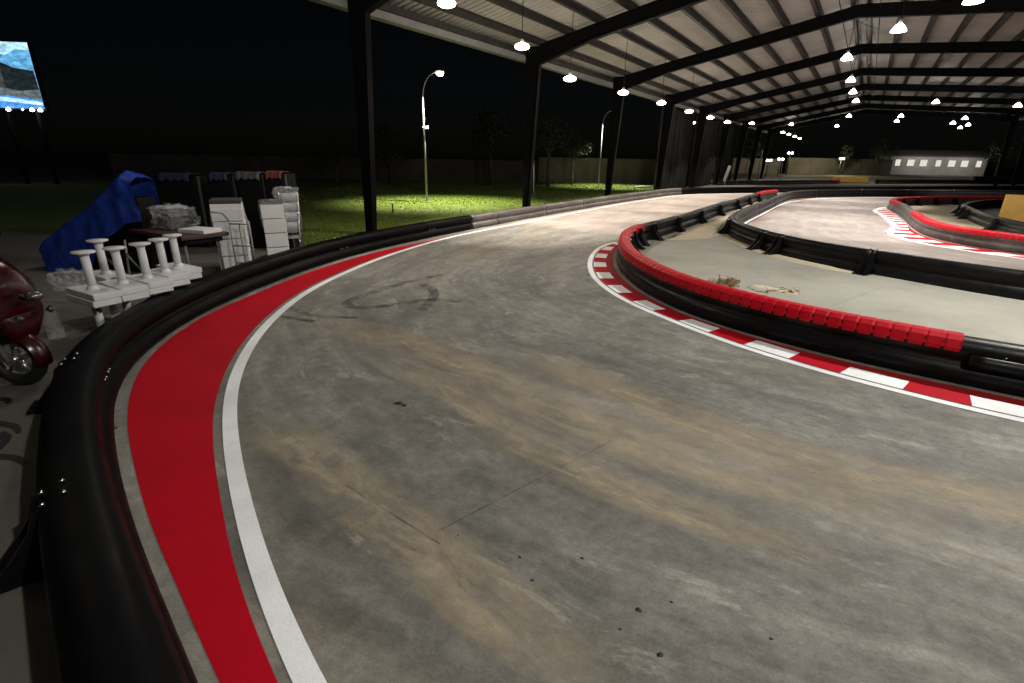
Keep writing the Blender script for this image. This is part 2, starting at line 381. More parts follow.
drift([(4.55,9.0),(4.5,10.2),(4.6,11.3),(4.85,11.4),(4.72,10.2),(4.72,9.2),(4.95,8.4),(5.3,7.7),(5.1,7.7),(4.75,8.4)],.012,2)
drift([(3.2,6.75),(3.35,6.5),(3.65,6.2),(3.72,6.3),(3.55,6.6),(3.35,6.85)],.008,3)
# ---- painted markings
OW=[(1.5,-1.0),(.4,.05),(-.35,.77),(-.7,1.15),(-.93,1.43),(-1.13,1.7),(-1.36,2.05),(-1.52,2.29),(-1.84,2.84),(-2.07,3.31),(-2.32,4.05),(-2.48,4.81),(-2.56,5.61),(-2.54,6.42),(-2.4,7.34),(-2.2,8.3),(-1.78,9.62),(-1.38,10.6),(-.67,11.92),(.25,13.4),(2.15,16.6),(4.2,19.95),(5.75,22.25),(7.3,24.4),(9.2,26.2),(13.2,28.1),(24,32.2),(40,38)]
ow=smooth(spline(OW,.1),25)
mb=MB(); ribbon(mb,ow,off(ow,-.084),.008,0,900); tag(mb.build('white_edge_line',m_pwhite),kind='structure')
Ro=[(1.5,-1.22),(.4,-.14),(-.5,.74),(-.92,1.14),(-1.16,1.39),(-1.49,1.72),(-1.79,2.04),(-1.99,2.28),(-2.33,2.69),(-2.53,2.97),(-2.80,3.42),(-2.99,3.88),(-3.11,4.34),(-3.18,5.04),(-3.10,5.81),(-2.93,7.0),(-2.66,8.0),(-2.35,8.85),(-1.95,9.6),(-1.42,10.62)]
Ri=[(1.4,-1.0),(.36,.02),(-.4,.78),(-.74,1.15),(-.97,1.42),(-1.18,1.7),(-1.41,2.05),(-1.57,2.29),(-1.88,2.81),(-2.12,3.33),(-2.36,4.05),(-2.52,4.81),(-2.60,5.61),(-2.58,6.42),(-2.44,7.34),(-2.24,8.3),(-1.82,9.62),(-1.40,10.60)]
mb=MB(); ribbon(mb,smooth(spline(Ro,.1),12),smooth(spline(Ri,.1),12),.007,0,260); tag(mb.build('red_run_off_stripe',m_pred),kind='structure')
K0=[(2.04,10.35),(1.83,10.1),(1.62,9.7),(1.36,8.92),(1.19,8.08),(1.12,7.32),(1.14,6.74),(1.23,6.19),(1.38,5.66),(1.60,5.18),(1.80,4.77),(2.06,4.33),(2.29,4.02),(2.53,3.73),(2.83,3.44),(3.13,3.17),(3.5,2.9),(4.4,2.3),(5.4,1.6),(7,.7)]
k0=smooth(spline(K0,.04),40)
K2=[(2.02,10.0),(1.93,9.75),(1.71,9.1),(1.54,8.41),(1.45,7.71),(1.43,7.01),(1.51,6.25),(1.74,5.5),(2.06,4.91),(2.28,4.58),(2.5,4.27),(2.74,3.98),(3.02,3.69),(3.32,3.43),(3.66,3.18),(4.5,2.6),(5.5,1.92),(7.1,1.05)]
k2=smooth(spline(K2,.04),40)
mb=MB(); ribbon(mb,k0,off(k0,.075),.008,0,700); tag(mb.build('kerb_edge_line',m_pwhite),kind='structure')
kz=off(k0,.10)
n=900
def rsn(p,n):
    d=arclen(p); q=np.linspace(0,d[-1],n); return np.stack([np.interp(q,d,p[:,0]),np.interp(q,d,p[:,1])],1)
A=rsn(kz,n)
# inner edge of the blocks: nearest point on k2 for each A
B=np.array([k2[((k2-a)**2).sum(1).argmin()] for a in A])
da=arclen(A); anchor=da[((A-np.array([2.12,4.38]))**2).sum(1).argmin()]
mb=MB()
for i in range(n-1):
    w=int(math.floor((da[i]-anchor)/.405))%2
    mb.add([(*A[i],.0078),(*A[i+1],.0078),(*B[i+1],.0078),(*B[i],.0078)],[(0,1,2,3)],w)
o=mb.build('kerb_blocks',[m_pwhite,m_pred]); tag(o,kind='structure')
K3=off(isl,.045); k3=K3[::-1]
i0=((k3-np.array([2.0,9.85]))**2).sum(1).argmin(); k3=k3[i0:]
mb=MB(); kk=B[4:]; kk=np.array([p for j,p in enumerate(kk) if j==0 or np.linalg.norm(p-kk[j-1])>1e-4])
ribbon(mb,kk,k3[:((k3-np.array([7.0,1.3]))**2).sum(1).argmin()],.0068,0,400); tag(mb.build('kerb_backing_stripe',m_pred2),kind='structure')
# second track: line and stripe along the middle barrier, kerb of the second hairpin
w4=smooth(spline([(5.75,13.0),(6.35,14.1),(7.95,16.62),(10.2,20.1),(12.1,22.6),(14.4,24.55),(16.95,25.6),(19.4,26.4),(26,27.9),(40,31)],.1),10)
mb=MB(); ribbon(mb,w4,off(w4,.12),.008,0,500); tag(mb.build('far_edge_line',m_pwhite),kind='structure')
j=((mid-np.array([5.75,13.2]))**2).sum(1).argmin(); j2=((mid-np.array([13.6,24.7]))**2).sum(1).argmin()
mb=MB(); ribbon(mb,off(mid,-.1)[j:j2],off(w4,.14)[:((w4-np.array([14.2,24.4]))**2).sum(1).argmin()],.0072,0,200); tag(mb.build('far_red_stripe',m_pred2),kind='structure')
HW=[(14.82,20.37),(14.3,20.15),(13.6,19.4),(12.85,18.5),(12.2,17.19),(11.35,15.66),(10.35,13.95),(9.6,13.05),(9.12,12.3),(8.86,11.4),(8.85,10.79),(9.05,10.03),(9.42,9.2),(10.0,8.0),(11.1,6.3)]
HI=[(14.75,20.30),(14.5,20.1),(14.1,19.6),(13.4,18.6),(12.75,17.4),(11.9,16.0),(10.8,14.2),(9.98,13.0),(9.62,12.2),(9.30,11.2),(9.35,10.4),(9.55,9.75),(9.95,8.7),(10.5,7.7),(11.5,6.3)]
hw=smooth(spline(HW,.05),8); hi_=smooth(spline(HI,.05),8)
mb=MB(); ribbon(mb,hw,off(hw,-.14),.008,0,400)
tag(mb.build('hairpin_edge_line',m_pwhite),kind='structure')
a=rsn(off(hw,-.16),420); b=rsn(hi_,420); dd=arclen(a); mb=MB()
for i in range(419):
    w=int(dd[i]/.42)%2
    mb.add([(*a[i],.0076),(*a[i+1],.0076),(*b[i+1],.0076),(*b[i],.0076)],[(0,1,2,3)],w)
tag(mb.build('hairpin_kerb_blocks',[m_pwhite,m_pred]),kind='structure')
mb=MB(); ribbon(mb,hi_[:420],off(hp2,.04)[::-1][((hp2[::-1]-np.array([14.8,20.5]))**2).sum(1).argmin():((hp2[::-1]-np.array([11.6,6.3]))**2).sum(1).argmin()],.0066,0,300)
tag(mb.build('hairpin_backing_stripe',m_pred2),kind='structure')
# ---- barriers
def foot_shape(mb,o,nv,tv,h,sh_):
    u=Vector((nv[0],nv[1],0)); w=Vector((tv[0],tv[1],0)); z=Vector((0,0,1)); o=Vector((o[0],o[1],0))+u*sh_
    k=h/.34
    poly=[(.27,.004),(.50,.004),(.50,.03),(.44,.10),(.37,.19),(.34,.30*k),(.285,.32*k),(.262,.17*k)]
    for s in(-.055,.055): mb.prism(poly,(u,z,w),o+w*s,.022)
    mb.prism([(.27,.004),(.53,.004),(.53,.022),(.27,.022)],(u,z,w),o,.19)
    mb.prism([(.33,.03),(.36,.03),(.32,.28*k),(.295,.28*k)],(u,z,w),o,.09)
def bolt_shape(o,nv,tv,h,sh_):
    out=[]; o=(o[0]+nv[0]*sh_,o[1]+nv[1]*sh_)
    for s in(-.05,.05):
        for d,zz in((.30,h*.93),(.23,h+.003)):
            c=Vector((o[0]+nv[0]*d+tv[0]*s,o[1]+nv[1]*d+tv[1]*s,zz))
            out.append(MB().tube([c,c+Vector((nv[0]*.008,nv[1]*.008,.012))],.010,6))
    return out
def barrier(label,p,side,h,m,foot_at,cap=None,mcap=None,bolts=True,mfoot=m_blackn,front_bolts=False,dp=.22):
    b0=p[len(p)//3]; t=thing('track_barrier',label,'barrier',(b0[0],b0[1],0),group='crash barriers along the kart track'); L=(b0[0],b0[1],0)
    d=arclen(p); tt,nn=normals(p); nn=nn*side
    # rail in bolted lengths with a hair gap at each joint
    js=[0]+[int(np.argmin(np.abs(d-f))) for f in foot_at]+[len(p)-1]
    js=sorted(set(js)) if m is not m_black else [0,len(p)-1]
    mb=MB(); pr=prof(h,dp)
    for a,b in zip(js[:-1],js[1:]):
        if b-a<2: continue
        q=p[a:b+1].copy(); q[0]+=tt[a]*.006; q[-1]-=tt[b]*.006
        sweep(mb,q,pr,side)
    mb.build('rail',m,t,L)
    for f in foot_at:
        i=int(np.argmin(np.abs(d-f))); fb=MB(); foot_shape(fb,p[i],nn[i],tt[i],h,min(dp-.30,-.05)); fo=fb.build('foot',mfoot,t,L)
        if bolts:
            for bb in bolt_shape(p[i],nn[i],tt[i],h,min(dp-.30,-.05)): bb.build('bolt',m_bolt,fo,L)
        if front_bolts:
            for s in(-.10,-.05,.05,.10):
                c=Vector((*(p[i]+tt[i]*s+nn[i]*.055),h*.52)); MB().tube([c,c-Vector((nn[i][0],nn[i][1],0))*.012],.009,6).build('joint_bolt',m_bolt,fo,L)
    for (s0,s1) in (cap or []):
        q=[];ins=[]; s=s0; a=.115
        while s<s1:
            for ds,iv in((0,.003),(.012,-.002),(.092,-.003),(.104,.003)):
                if s+ds<s1: q.append((np.interp(s+ds,d,p[:,0]),np.interp(s+ds,d,p[:,1]))); ins.append(iv)
            s+=a
        # normals from the smooth path, ribs as small steps of the front face
        q=np.array(q); k=h/.34
        cp=[(.052,.243*k),(.024,.243*k),(.020,.27*k),(.040,.325*k),(.095,.352*k),(.17,.358*k),(.235,.352*k),(.285,.325*k),(.302,.27*k),(.296,.235*k),(.286,.262*k),(.262,.314*k),(.2,.344*k),(.12,.345*k),(.062,.32*k),(.042,.27*k)]
        t_,n_=normals(smooth(q,3)); n_=n_*side; vs=[];kk=len(cp)
        for i in range(len(q)):
            for jx,(dd_,z) in enumerate(cp):
                g=ins[i]*(1 if jx<5 else (0.4 if jx<7 else 0)); zz=z-(.003 if ins[i]>0 and 3<=jx<=7 else 0)
                r=q[i]+n_[i]*((dd_ if dd_<.05 else .05+(dd_-.05)*(dp-.05)/.25)+g); vs.append((r[0],r[1],zz))
        fs=[(i*kk+j,i*kk+(j+1)%kk,(i+1)*kk+(j+1)%kk,(i+1)*kk+j) for i in range(len(q)-1) for j in range(kk)]
        fs+=[tuple(range(kk)),tuple((len(q)-1)*kk+j for j in range(kk))]
        mb=MB(); mb.add(vs,fs,0,False); mb.build('red_cover',mcap or m_redcap,t,L)
    return t
def un(x,y):
    f=505.85; p=math.radians(20.056); r=math.radians(1.0193)
    F=Vector((0,math.cos(p),-math.sin(p))); u=Vector((0,math.sin(p),math.cos(p))); R=Vector((1,0,0))
    R2=R*math.cos(r)+u*math.sin(r); U2=-R*math.sin(r)+u*math.cos(r)
    d=F+R2*((x-512)/f)-U2*((y-341.5)/f); t_=-1.6/d.z; return (d.x*t_,d.y*t_)
def near(p,pt): return float(arclen(p)[((p-np.array(pt))**2).sum(1).argmin()])
ofeet=[near(outer,q) for q in [(.35,-.2),(-1.66,1.81),(-2.75,3.2)]]
s=near(outer,(-2.72,8.2)); L_=arclen(outer)[-1]
while s<L_-1: ofeet.append(s); s+=2.6
isnear=near(outer,(4.1,20.2))
mid_=(-.95,11.95)
im=int(np.argmin(((outer-np.array(mid_))**2).sum(1)))
barrier('long black crash barrier round the outside of the near corner, before the white tables',outer[:im+1],1,BH,m_black,[f for f in ofeet if f<arclen(outer)[im]],front_bolts=True,dp=.29)
ie=int(np.argmin(np.abs(arclen(outer)-near(outer,(8.2,25.6)))))
barrier('grey outer barrier along the far left side of the track before the lawn',outer[im:ie+1],1,BH,m_palerail,[f-arclen(outer)[im] for f in ofeet if arclen(outer)[im]<f<arclen(outer)[ie]],front_bolts=True)
far_=outer[int(np.argmin(np.abs(arclen(outer)-near(outer,(8.22,25.62))))):]
barrier('farthest black barrier crossing the whole hall behind the second track',far_,1,BH,m_black,list(np.arange(2,arclen(far_)[-1]-1,2.6)))
ifeet=[near(isl,q) for q in [(4.05,3.15),(1.72,8.55),(1.86,9.1),(2.06,9.72),(2.3,10.2),(2.75,10.95),(3.65,12.2),(4.8,13.95),(6.1,16.1),(7.4,18.1),(8.7,20.1),(10,22)]]
cap1=(near(isl,(3.36,3.62)),near(isl,(2.46,10.5))); cap2=(near(isl,(9.7,21.6)),arclen(isl)[-1]-.05)
barrier('black barrier with ribbed red cover round the tip of the pale island',isl,-1,.36,m_blackn,ifeet,[cap1,cap2])
mfeet=[near(mid,q) for q in [(8.4,4.5),(5.62,7.78),(5.0,9.3),(4.95,9.75),(5.05,11.9),(7.6,16.2),(9.6,19.3),(11.6,22.4),(14.5,25.3),(17.5,26.5),(20.2,27.05),(23,27.6),(26,28.2),(30,29.1)]]
barrier('black barrier without cover between the pale island and the second track',mid,1,.36,m_blackn,mfeet)
hfeet=[near(hp2,q) for q in [(9.5,11.2),(11.0,14.5),(13.3,18.4),(14.3,20.1),(15.3,21.1),(16.3,21.7),(17.4,22.1),(18.6,22.5)]]
barrier('grey scuffed barrier with a red cover round the second hairpin at the right',hp2,-1,.34,m_palerail,hfeet,[(.2,near(hp2,(11.3,14.9))),(near(hp2,(13.2,18.2)),arclen(hp2)[-1]-.1)])
barrier('dark barrier curving inside the second hairpin beside the yellow board',hp3,1,.34,m_blackn,[near(hp3,q) for q in [(12.7,13.4),(14.3,16.1),(14.8,16.9),(15.5,17.9),(18,20),(22,21.5)]])
# exposed lower rail end with its bolts right of the red cover
e=near(isl,(3.36,3.62))
t=thing('barrier_connector','black tube connector bolted on the barrier right where the near red cover ends','connector',(3.6,3.4,0))
di=arclen(isl)
def ip(s): return np.array([np.interp(s,di,isl[:,0]),np.interp(s,di,isl[:,1])])
q=np.array([ip(e-.06-.1*k) for k in range(16)]); tt,nn=normals(q)     # runs back towards the near right
mb=MB(); mb.tube([(*(p+n_*.012),.21) for p,n_ in zip(q,nn)],.055,14); mb.build('connector_tube',m_blackn,t,(3.6,3.4,0))
for k in (2,4,7,9,11):
    c=Vector((*(q[k]+nn[k]*.03),.262)); MB().tube([c,c+Vector((0,0,.014))],.010,6).build('bolt',m_bolt,t,(3.6,3.4,0))
# ---- hall
Rl,Rz=1.115,5.59; El,Ez=8.17,4.18; S=6.174; D0=19.785
LE={1:El-Rl,-1:9.6}; SL={1:(Rz-Ez)/(El-Rl),-1:.070}; EZ={k:Rz-SL[k]*LE[k] for k in LE}
hall=thing('steel_hall','open-sided black steel hall with a low pitched metal roof over the kart track','hall',(0,0,0))
def rafter_mesh(s):
    mb=MB(); w=Vector(sh(0,1,0)); lat=Vector((-CY,SY,0)); z=Vector((0,0,1)); o=Vector(sh(0,s,0))
    d=.30
    for sd in(1,-1):
        c=Rl; le=LE[sd]
        def P(l,z_): return (c+sd*l,z_)
        bot=lambda x: Rz-SL[sd]*x
        hau=lambda x: bot(x)-(.14*max(0,(x-le+1.6)/1.6) if x>le-1.6 else 0)
        X=[0,1.2,3.5,le-1.6,le]
        web=[P(x,hau(x)) for x in X]+[P(x,bot(x)+d) for x in X[::-1]]
        mb.prism(web,(lat,z,w),o,.012)
        lo=[P(x,hau(x)) for x in X]; 
        mb.prism([(a,b+.001) for a,b in lo]+[(a,b-.02) for a,b in lo[::-1]],(lat,z,w),o,.16)
        mb.prism([P(x,bot(x)+d-.001) for x in X]+[P(x,bot(x)+d+.02) for x in X[::-1]],(lat,z,w),o,.16)
    return mb
def column_mesh(s,sd):
    mb=MB(); w=Vector(sh(0,1,0)); lat=Vector((-CY,SY,0)); z=Vector((0,0,1)); o=Vector(sh(0,s,0))
    f=lambda x:Rl+sd*x
    Ez=EZ[sd]; le=LE[sd]; top=Ez+.30
    a0,a1=le+.25,le+.41
    web=[(f(a0),0),(f(a1),0),(f(a1),top),(f(le),top),(f(le),Ez-.14)]
    mb.prism(web,(lat,z,w),o,.014)
    mb.prism([(f(a1),0),(f(a1)+sd*.02,0),(f(a1)+sd*.02,top),(f(a1),top)],(lat,z,w),o,.13)
    mb.prism([(f(a0)-sd*.02,0),(f(a0),0),(f(le),Ez-.14),(f(le)-sd*.02,Ez-.14)],(lat,z,w),o,.13)
    mb.box(sh(f(le+.30),s,.02),(.5,.36,.04),-YAW)
    return mb
ns=list(range(-5,7))
for n_ in ns:
    s=D0+n_*S
    rafter_mesh(s).build('rafter',m_steel,hall)
    column_mesh(s,1).build('column',m_steel,hall); column_mesh(s,-1).build('column',m_steel,hall)
sA,sB=D0-5*S-.6,D0+6*S+.6
slope=(Rz-Ez)/(El-Rl)
for sd in(1,-1):
    slope=SL[sd]; le=LE[sd]; ez=EZ[sd]
    for k in range(int((le+.1)/.862)+1):
        x=.16+.862*k
        l=Rl+sd*x; zb=Rz-slope*x+.322
        # Z-shaped purlin
        mb=MB(); a=Vector(sh(l,sA,zb)); 
        u=Vector((-CY,SY,0))*sd; z=Vector((0,0,1)); w=Vector(sh(0,1,0)); cen=Vector(sh(l,(sA+sB)/2,zb)); Ln=sB-sA
        mb.prism([(-.012,0),(.085,0),(.085,.02),(0,.012),(0,.128),(-.085,.128),(-.085,.116),(-.012,.116)],(u,z,w),cen,Ln)
        mb.build('purlin',m_purlin,hall)
    # eave strut and gutter
    mb=MB(); cen=Vector(sh(0,(sA+sB)/2,0)); u=Vector((-CY,SY,0)); f=lambda x:Rl+sd*x
    mb.prism([(f(le+.45),ez+.12),(f(le+.53),ez+.12),(f(le+.53),ez+.24),(f(le+.45),ez+.24)],(u,Vector((0,0,1)),w),cen,Ln); mb.build('eave_strut',m_purlin,hall)
    mb=MB(); mb.prism([(f(le+.55),ez-.02),(f(le+.75),ez-.02),(f(le+.77),ez+.16),(f(le+.75),ez+.16),(f(le+.735),ez),(f(le+.565),ez),(f(le+.565),ez+.22),(f(le+.55),ez+.22)],(u,Vector((0,0,1)),w),cen,Ln); mb.build('gutter',m_gutter,hall)
# ribbed roof sheets
def roofmat():
    m,nt,bs=newmat('roof_sheet_metal'); geo=N(nt,'ShaderNodeNewGeometry').outputs['Position']
    c=ramp(nt,noise(nt,geo,.5,6,.6),[(.3,(.245,.23,.215)),(.7,(.33,.31,.29))]); nt.links.new(c,bs.inputs['Base Color'])
    bs.inputs['Roughness'].default_value=.6; return m
m_roof=roofmat()
for sd in(1,-1):
    mb=MB(); p=.19; vs=[];fs=[]; s=sA; row=[]
    while s<sB:
        row+=[(s,0),(s+p*.55,0),(s+p*.65,.022),(s+p*.9,.022)]; s+=p
    for (ss,dz) in row:
        for x in(0,LE[sd]+.77):
            vs.append(sh(Rl+sd*x,ss,Rz-SL[sd]*x+.452+dz))
    for i in range(len(row)-1): fs.append((2*i,2*i+1,2*i+3,2*i+2))
    mb.add(vs,fs); mb.build('roof_sheet',m_roof,hall)
    # rod bracing near the ridge
for k in (-1,0,1,2,3):
    s=D0+k*S
    mb=MB()
    for l0,l1,za in((Rl-.5,Rl-.5,0),(Rl+.45,Rl+.45,0)):
        z0=Rz-.1+.25
        mb.tube([sh(l0,s,z0),sh(l1,s+S,z0)],.012,6)
    mb.tube([sh(Rl-.5,s,Rz+.1),sh(Rl+.45,s+S*.5,Rz+.2)],.008,5); mb.tube([sh(Rl+.45,s,Rz+.1),sh(Rl-.5,s+S*.5,Rz+.2)],.008,5)
    mb.build('brace_rod',m_steel,hall)
# dangling conduit on a column
mb=MB(); s=D0-S; mb.tube([sh(8.30,s+.13,4.0),sh(8.36,s+.13,1.6),sh(8.30,s+.11,.3)],.012,6); mb.build('conduit',m_galv,hall)
# ---- high-bay lamps
slope=SL[1]
def zroof(l): return Rz-SL[1 if l>Rl else -1]*abs(l-Rl)+.45
def lamp_proto(name,label,mat,r,kind):
    t=thing(name,label,'lamp',group='high-bay lamps under the hall roof')
    if kind=='bulb':
        mb=MB(); mb.lathe([(0.001,-.075),(.09,-.07),(.145,-.045),(.16,-.01),(.135,.02),(.07,.045),(.03,.06)],n=20); mb.build('bulb',mat,t)
        mb=MB(); mb.lathe([(.032,.058),(.034,.12),(.02,.135),(.001,.137)],n=14); mb.build('socket',m_shade,t)
    else:
        mb=MB(); mb.lathe([(0.001,-.06),(.11,-.062),(.165,-.055),(.16,-.03),(.12,.03),(.08,.085),(.045,.11),(.03,.115)],n=20); mb.build('reflector',mat,t)
        mb=MB(); mb.lathe([(.032,.112),(.045,.13),(.045,.2),(.02,.215),(.001,.217)],n=14); mb.build('driver_housing',m_shade,t)
    return t
lights=[]
def add_light(loc,power,colr,cone=None,rad=.12,blend=.35):
    if cone:
        ld=bpy.data.lights.new('lamp_beam','SPOT'); ld.spot_size=math.radians(cone); ld.spot_blend=blend
    else: ld=bpy.data.lights.new('lamp_light','POINT')
    ld.energy=power; ld.color=colr; ld.shadow_soft_size=rad
    o=bpy.data.objects.new(ld.name,ld); col.objects.link(o); o.location=[c*SC for c in loc]; return o
ORD=['first','second','third','fourth','fifth','sixth','seventh','eighth','ninth','tenth','eleventh','twelfth']
WARM=(1,.87,.74); NEUT=(1,.92,.85); CLEAN=(1,.96,.89)
left=[(6.67,10.35,3.83),(6.67,12.6,3.48),(6.67,16.1,3.51),(6.67,19.7,3.53),(6.67,23.3,3.51),(6.67,26.9,3.51),(6.67,30.6,3.53),(6.67,37.4,3.86),(6.67,52,3.97),(6.67,56.1,3.98),(6.6,60.2,3.95),(6.6,64.7,3.95)]
protoL=lamp_proto('pendant_lamp','biggest pendant bulb under the left eave, just left of the second steel column',m_lamp,.1,'bulb')
def cord(t,dz):
    mb=MB(); mb.tube([(0,0,.13),(0,0,dz)],.008,6); mb.build('cord',m_steel,t)
PWL=110; SPL=1500
for i,(l,s,z) in enumerate(left):
    loc=sh(l,s,z)
    if i==0: o=protoL; o.location=[c*SC for c in loc]
    else: o=dup(protoL,loc,0,'warm pendant bulb, %s along the row hanging under the left eave'%ORD[i])
for i,(l,s,z) in enumerate(left):
    o=[x for x in bpy.data.objects if x.type=='EMPTY' and x.name.startswith('pendant_lamp')][i] if False else None
pend=[x for x in bpy.data.objects if x.type=='EMPTY' and x.name.split('.')[0]=='pendant_lamp']
for o in pend:
    p=np.array(o.location)/SC; l=p[1]*SY-p[0]*CY; cord(o,zroof(l)-p[2])
# rows nearer than the picture's edge: the same lamps, needed for the light on the near track
near_left=[(6.67,7.9,4.1),(6.67,4.2,3.9),(6.67,.6,3.9)]
for i,(l,s,z) in enumerate(near_left):
    o=dup(protoL,sh(l,s,z),0,['warm pendant bulb just over the top edge, nearest to the leftmost steel column','warm pendant bulb over the stacked white tables, out of the picture','warm pendant bulb over the left apron, out of the picture'][i])
    [bpy.data.objects.remove(c) for c in list(o.children) if c.name.startswith('cord')]
    cord(o,zroof(l)-z)
ridge=[(.05,17.1,4.7),(1.24,20.8,4.7),(1.26,26.2,4.7),(1.28,30.5,4.7),(1.23,34.9,4.7),(1.83,45.6,4.7),(3.06,57.4,4.7),(-2.31,37,4.7),(-5.58,36.8,4.4),(-1.2,46.7,4.7),(-1.16,52,4.7),(-4.72,47.1,4.5),(-4.6,52,4.5),(-5.78,54.7,4.5),(-5.74,58.6,4.5),(5.94,50.4,4.5),(-1.08,14.9,4.7)]
rl=['largest bell lamp near the top right, between the two nearest roof beams','bell lamp on long cords, topmost of the column of lamps below the ridge','bell lamp second down the ridge column of lamps','bell lamp third down the ridge column of lamps','bell lamp fourth down the ridge column of lamps','small bell lamp fifth down the ridge column of lamps','tiny bell lamp left of the foot of the ridge column','bell lamp hanging alone right of the ridge column','bell lamp cut by the right picture edge','bell lamp right of the ridge, above a tinier one','tinier bell lamp right of the ridge, under another','bell lamp topmost of the far right cluster','bell lamp leftmost of the far right cluster','bell lamp rightmost of the far right cluster','bell lamp lowest of the far right cluster','bell lamp alone between the eave row and the ridge column','bell lamp glowing at the top edge, right of the ridge']
protoR=lamp_proto('high_bay_lamp',rl[0],m_lampc,.13,'bell')
for i,(l,s,z) in enumerate(ridge):
    if i==0: o=protoR; o.location=[c*SC for c in sh(l,s,z)]
    else:
        o=dup(protoR,sh(l,s,z),0,rl[i])
for o in [x for x in bpy.data.objects if x.type=='EMPTY' and x.name.split('.')[0]=='high_bay_lamp']:
    p=np.array(o.location)/SC; l=p[1]*SY-p[0]*CY; cord(o,zroof(l)-p[2]+.08)
o=dup(protoR,sh(-2.4,7.5,4.6),0,'added bell lamp for fill over the near island, unseen above the picture')  # this and the next: unseen fill lamps added to light the near track
o=dup(protoR,sh(-2.4,1.0,4.6),0,'added bell lamp for fill at the right of the photographer, out of the picture')
# light given off by those lamps
for i,(l,s,z) in enumerate(left[:8]): 
    add_light(sh(l,s,z-.13),PWL,WARM)
    add_light(sh(l,s,z-.14),SPL*(1.1 if i==0 else 1),WARM,100 if i else 80)
for l,s,z in [(6.67,7.9,4.1)]: add_light(sh(l,s,z-.13),620,WARM,130,.12,.6)
for l,s,z in [(6.67,4.2,3.9)]: add_light(sh(l,s,z-.13),190,CLEAN)
for i,(l,s,z) in enumerate(ridge):
    add_light(sh(l,s,z-.1),PWL*.9,NEUT)
    if s<40: add_light(sh(l,s,z-.11),SPL*1.5,NEUT,84)
add_light(sh(-2.4,7.5,4.48),2250,CLEAN); add_light(sh(-2.4,1.0,4.48),1250,CLEAN)  # strong fill from the two added lamps
# ---- lamp posts on the lawn
def street(name,label,base,h,arm,mat,bandz=None,group='lamp posts on the lawn'):
    t=thing(name,label,'lamp post',base,group=group); bx,by=base[0],base[1]
    ax,ay=arm; mb=MB()
    mb.tube([(bx,by,0),(bx,by,h*.5),(bx,by,h*.8)],[.042,.034,.026],12); mb.build('pole',m_galv,t,base)
    mb=MB(); mb.tube([(bx,by,h*.8-.01)]+[(bx+ax*(1-math.cos(a)),by+ay*(1-math.cos(a)),h*.8+h*.17*math.sin(a)) for a in np.linspace(.15,PI/2,7)],[.026]+[.02]*7,10); mb.build('arm',m_galv,t,base)
    e=(bx+ax,by+ay,h*.97); n_=Vector((ax,ay,0)).normalized()
    mb=MB(); mb.box((e[0]+n_.x*.12,e[1]+n_.y*.12,e[2]+.03),(.34,.14,.06),math.atan2(n_.y,n_.x),0,.015); hd=mb.build('lamp_head',m_shade,t,base)
    mb=MB(); mb.lathe([(.001,-.12),(.07,-.105),(.115,-.06),(.12,-.003)],(e[0]+n_.x*.14,e[1]+n_.y*.14,e[2]),16); mb.build('lens',mat,hd,base)
    mb=MB(); mb.box((bx,by,.012),(.24,.24,.024)); mb.build('base_plate',m_galv,t,base)
    if bandz:
        mb=MB(); mb.tube([(bx,by,bandz-.05),(bx,by,bandz+.05)],.055,12); mb.box((bx+.09,by-.03,bandz),(.14,.08,.09),0,0,.01); mb.build('junction_box',m_white,t,base)
    return e
e=street('street_lamp','tall grey lamp post with a small white box on its pole, left on the lawn',(-3.19,19.05,0),4.33,(.5,-.15),m_street,2.5)
add_light((e[0]+.14,e[1]-.04,e[2]-.16),9500,(1,.93,.72),100,.08,.8)
e=street('street_lamp','grey lamp post with a curved arm behind the third steel column',(5.1,32.3,0),4.35,(.5,-.15),m_street)
add_light((e[0]+.14,e[1]-.04,e[2]-.16),7000,(1,.93,.72),100,.08,.8)
# third light of the row, seen just under the eave bulbs
e=street('street_lamp','far grey lamp post beyond the black side sheeting',(13.2,42.8,0),4.5,(.45,-.1),m_street)
add_light((e[0]+.12,e[1]-.04,e[2]-.16),300,(1,.93,.72),None,.08)
def pole(name,label,a,b,r=.05):
    mb=MB(); mb.tube([a,b],[r,r*.75],10); mb.build(name,m_galv,None,(a[0],a[1],0)); o=bpy.context.scene.collection.objects[-1]; return tag(o,label,'pole')
pole('light_pole','bare grey pole leaning slightly beyond the far barrier',(20.45,45,0),(20.5,45,2.5),.055)
pole('light_pole','short bare pole right of the leaning grey pole',(22.4,45,0),(22.35,45,1.75),.04)
def flood(label,base,z,n,mat,pw):
    t=thing('flood_light',label,'flood light',(base[0],base[1],0),group='distant flood lights'); L=(base[0],base[1],0)
    mb=MB(); mb.tube([(base[0],base[1],0),(base[0],base[1],z)],[.07,.05],8); mb.build('mast',m_greyp,t,L)
    for k in range(n):
        x=base[0]+(k-(n-1)/2)*.42
        mb=MB(); mb.box((x,base[1]-.02,z+.1),(.34,.12,.26),0,0,.02); h=mb.build('lamp_head',m_shade,t,L)
        mb=MB(); mb.lathe([(.001,-.11),(.09,-.08),(.125,0),(.09,.08),(.001,.11)],(x,base[1]-.10,z+.1),12); mb.build('lens',mat,h,L)
flood('pair of pale blue flood lights left of the bright mast lights',(28.2,60,0),1.6,2,m_lampfar,0)
flood('pair of pale blue flood lights beside the short bare pole',(29.5,60,0),1.75,2,m_lampfar,0)
flood('tall white double flood light left of the yellow lit wall',(33.5,66,0),2.5,2,m_lampfar,0)
flood('white double flood light standing in front of the yellow lit wall',(43.5,72,0),2.0,2,m_lampfar,0)
flood('large cool flood light at the right under the roof cluster',(44.5,46,0),3.1,2,m_lampfar,0)
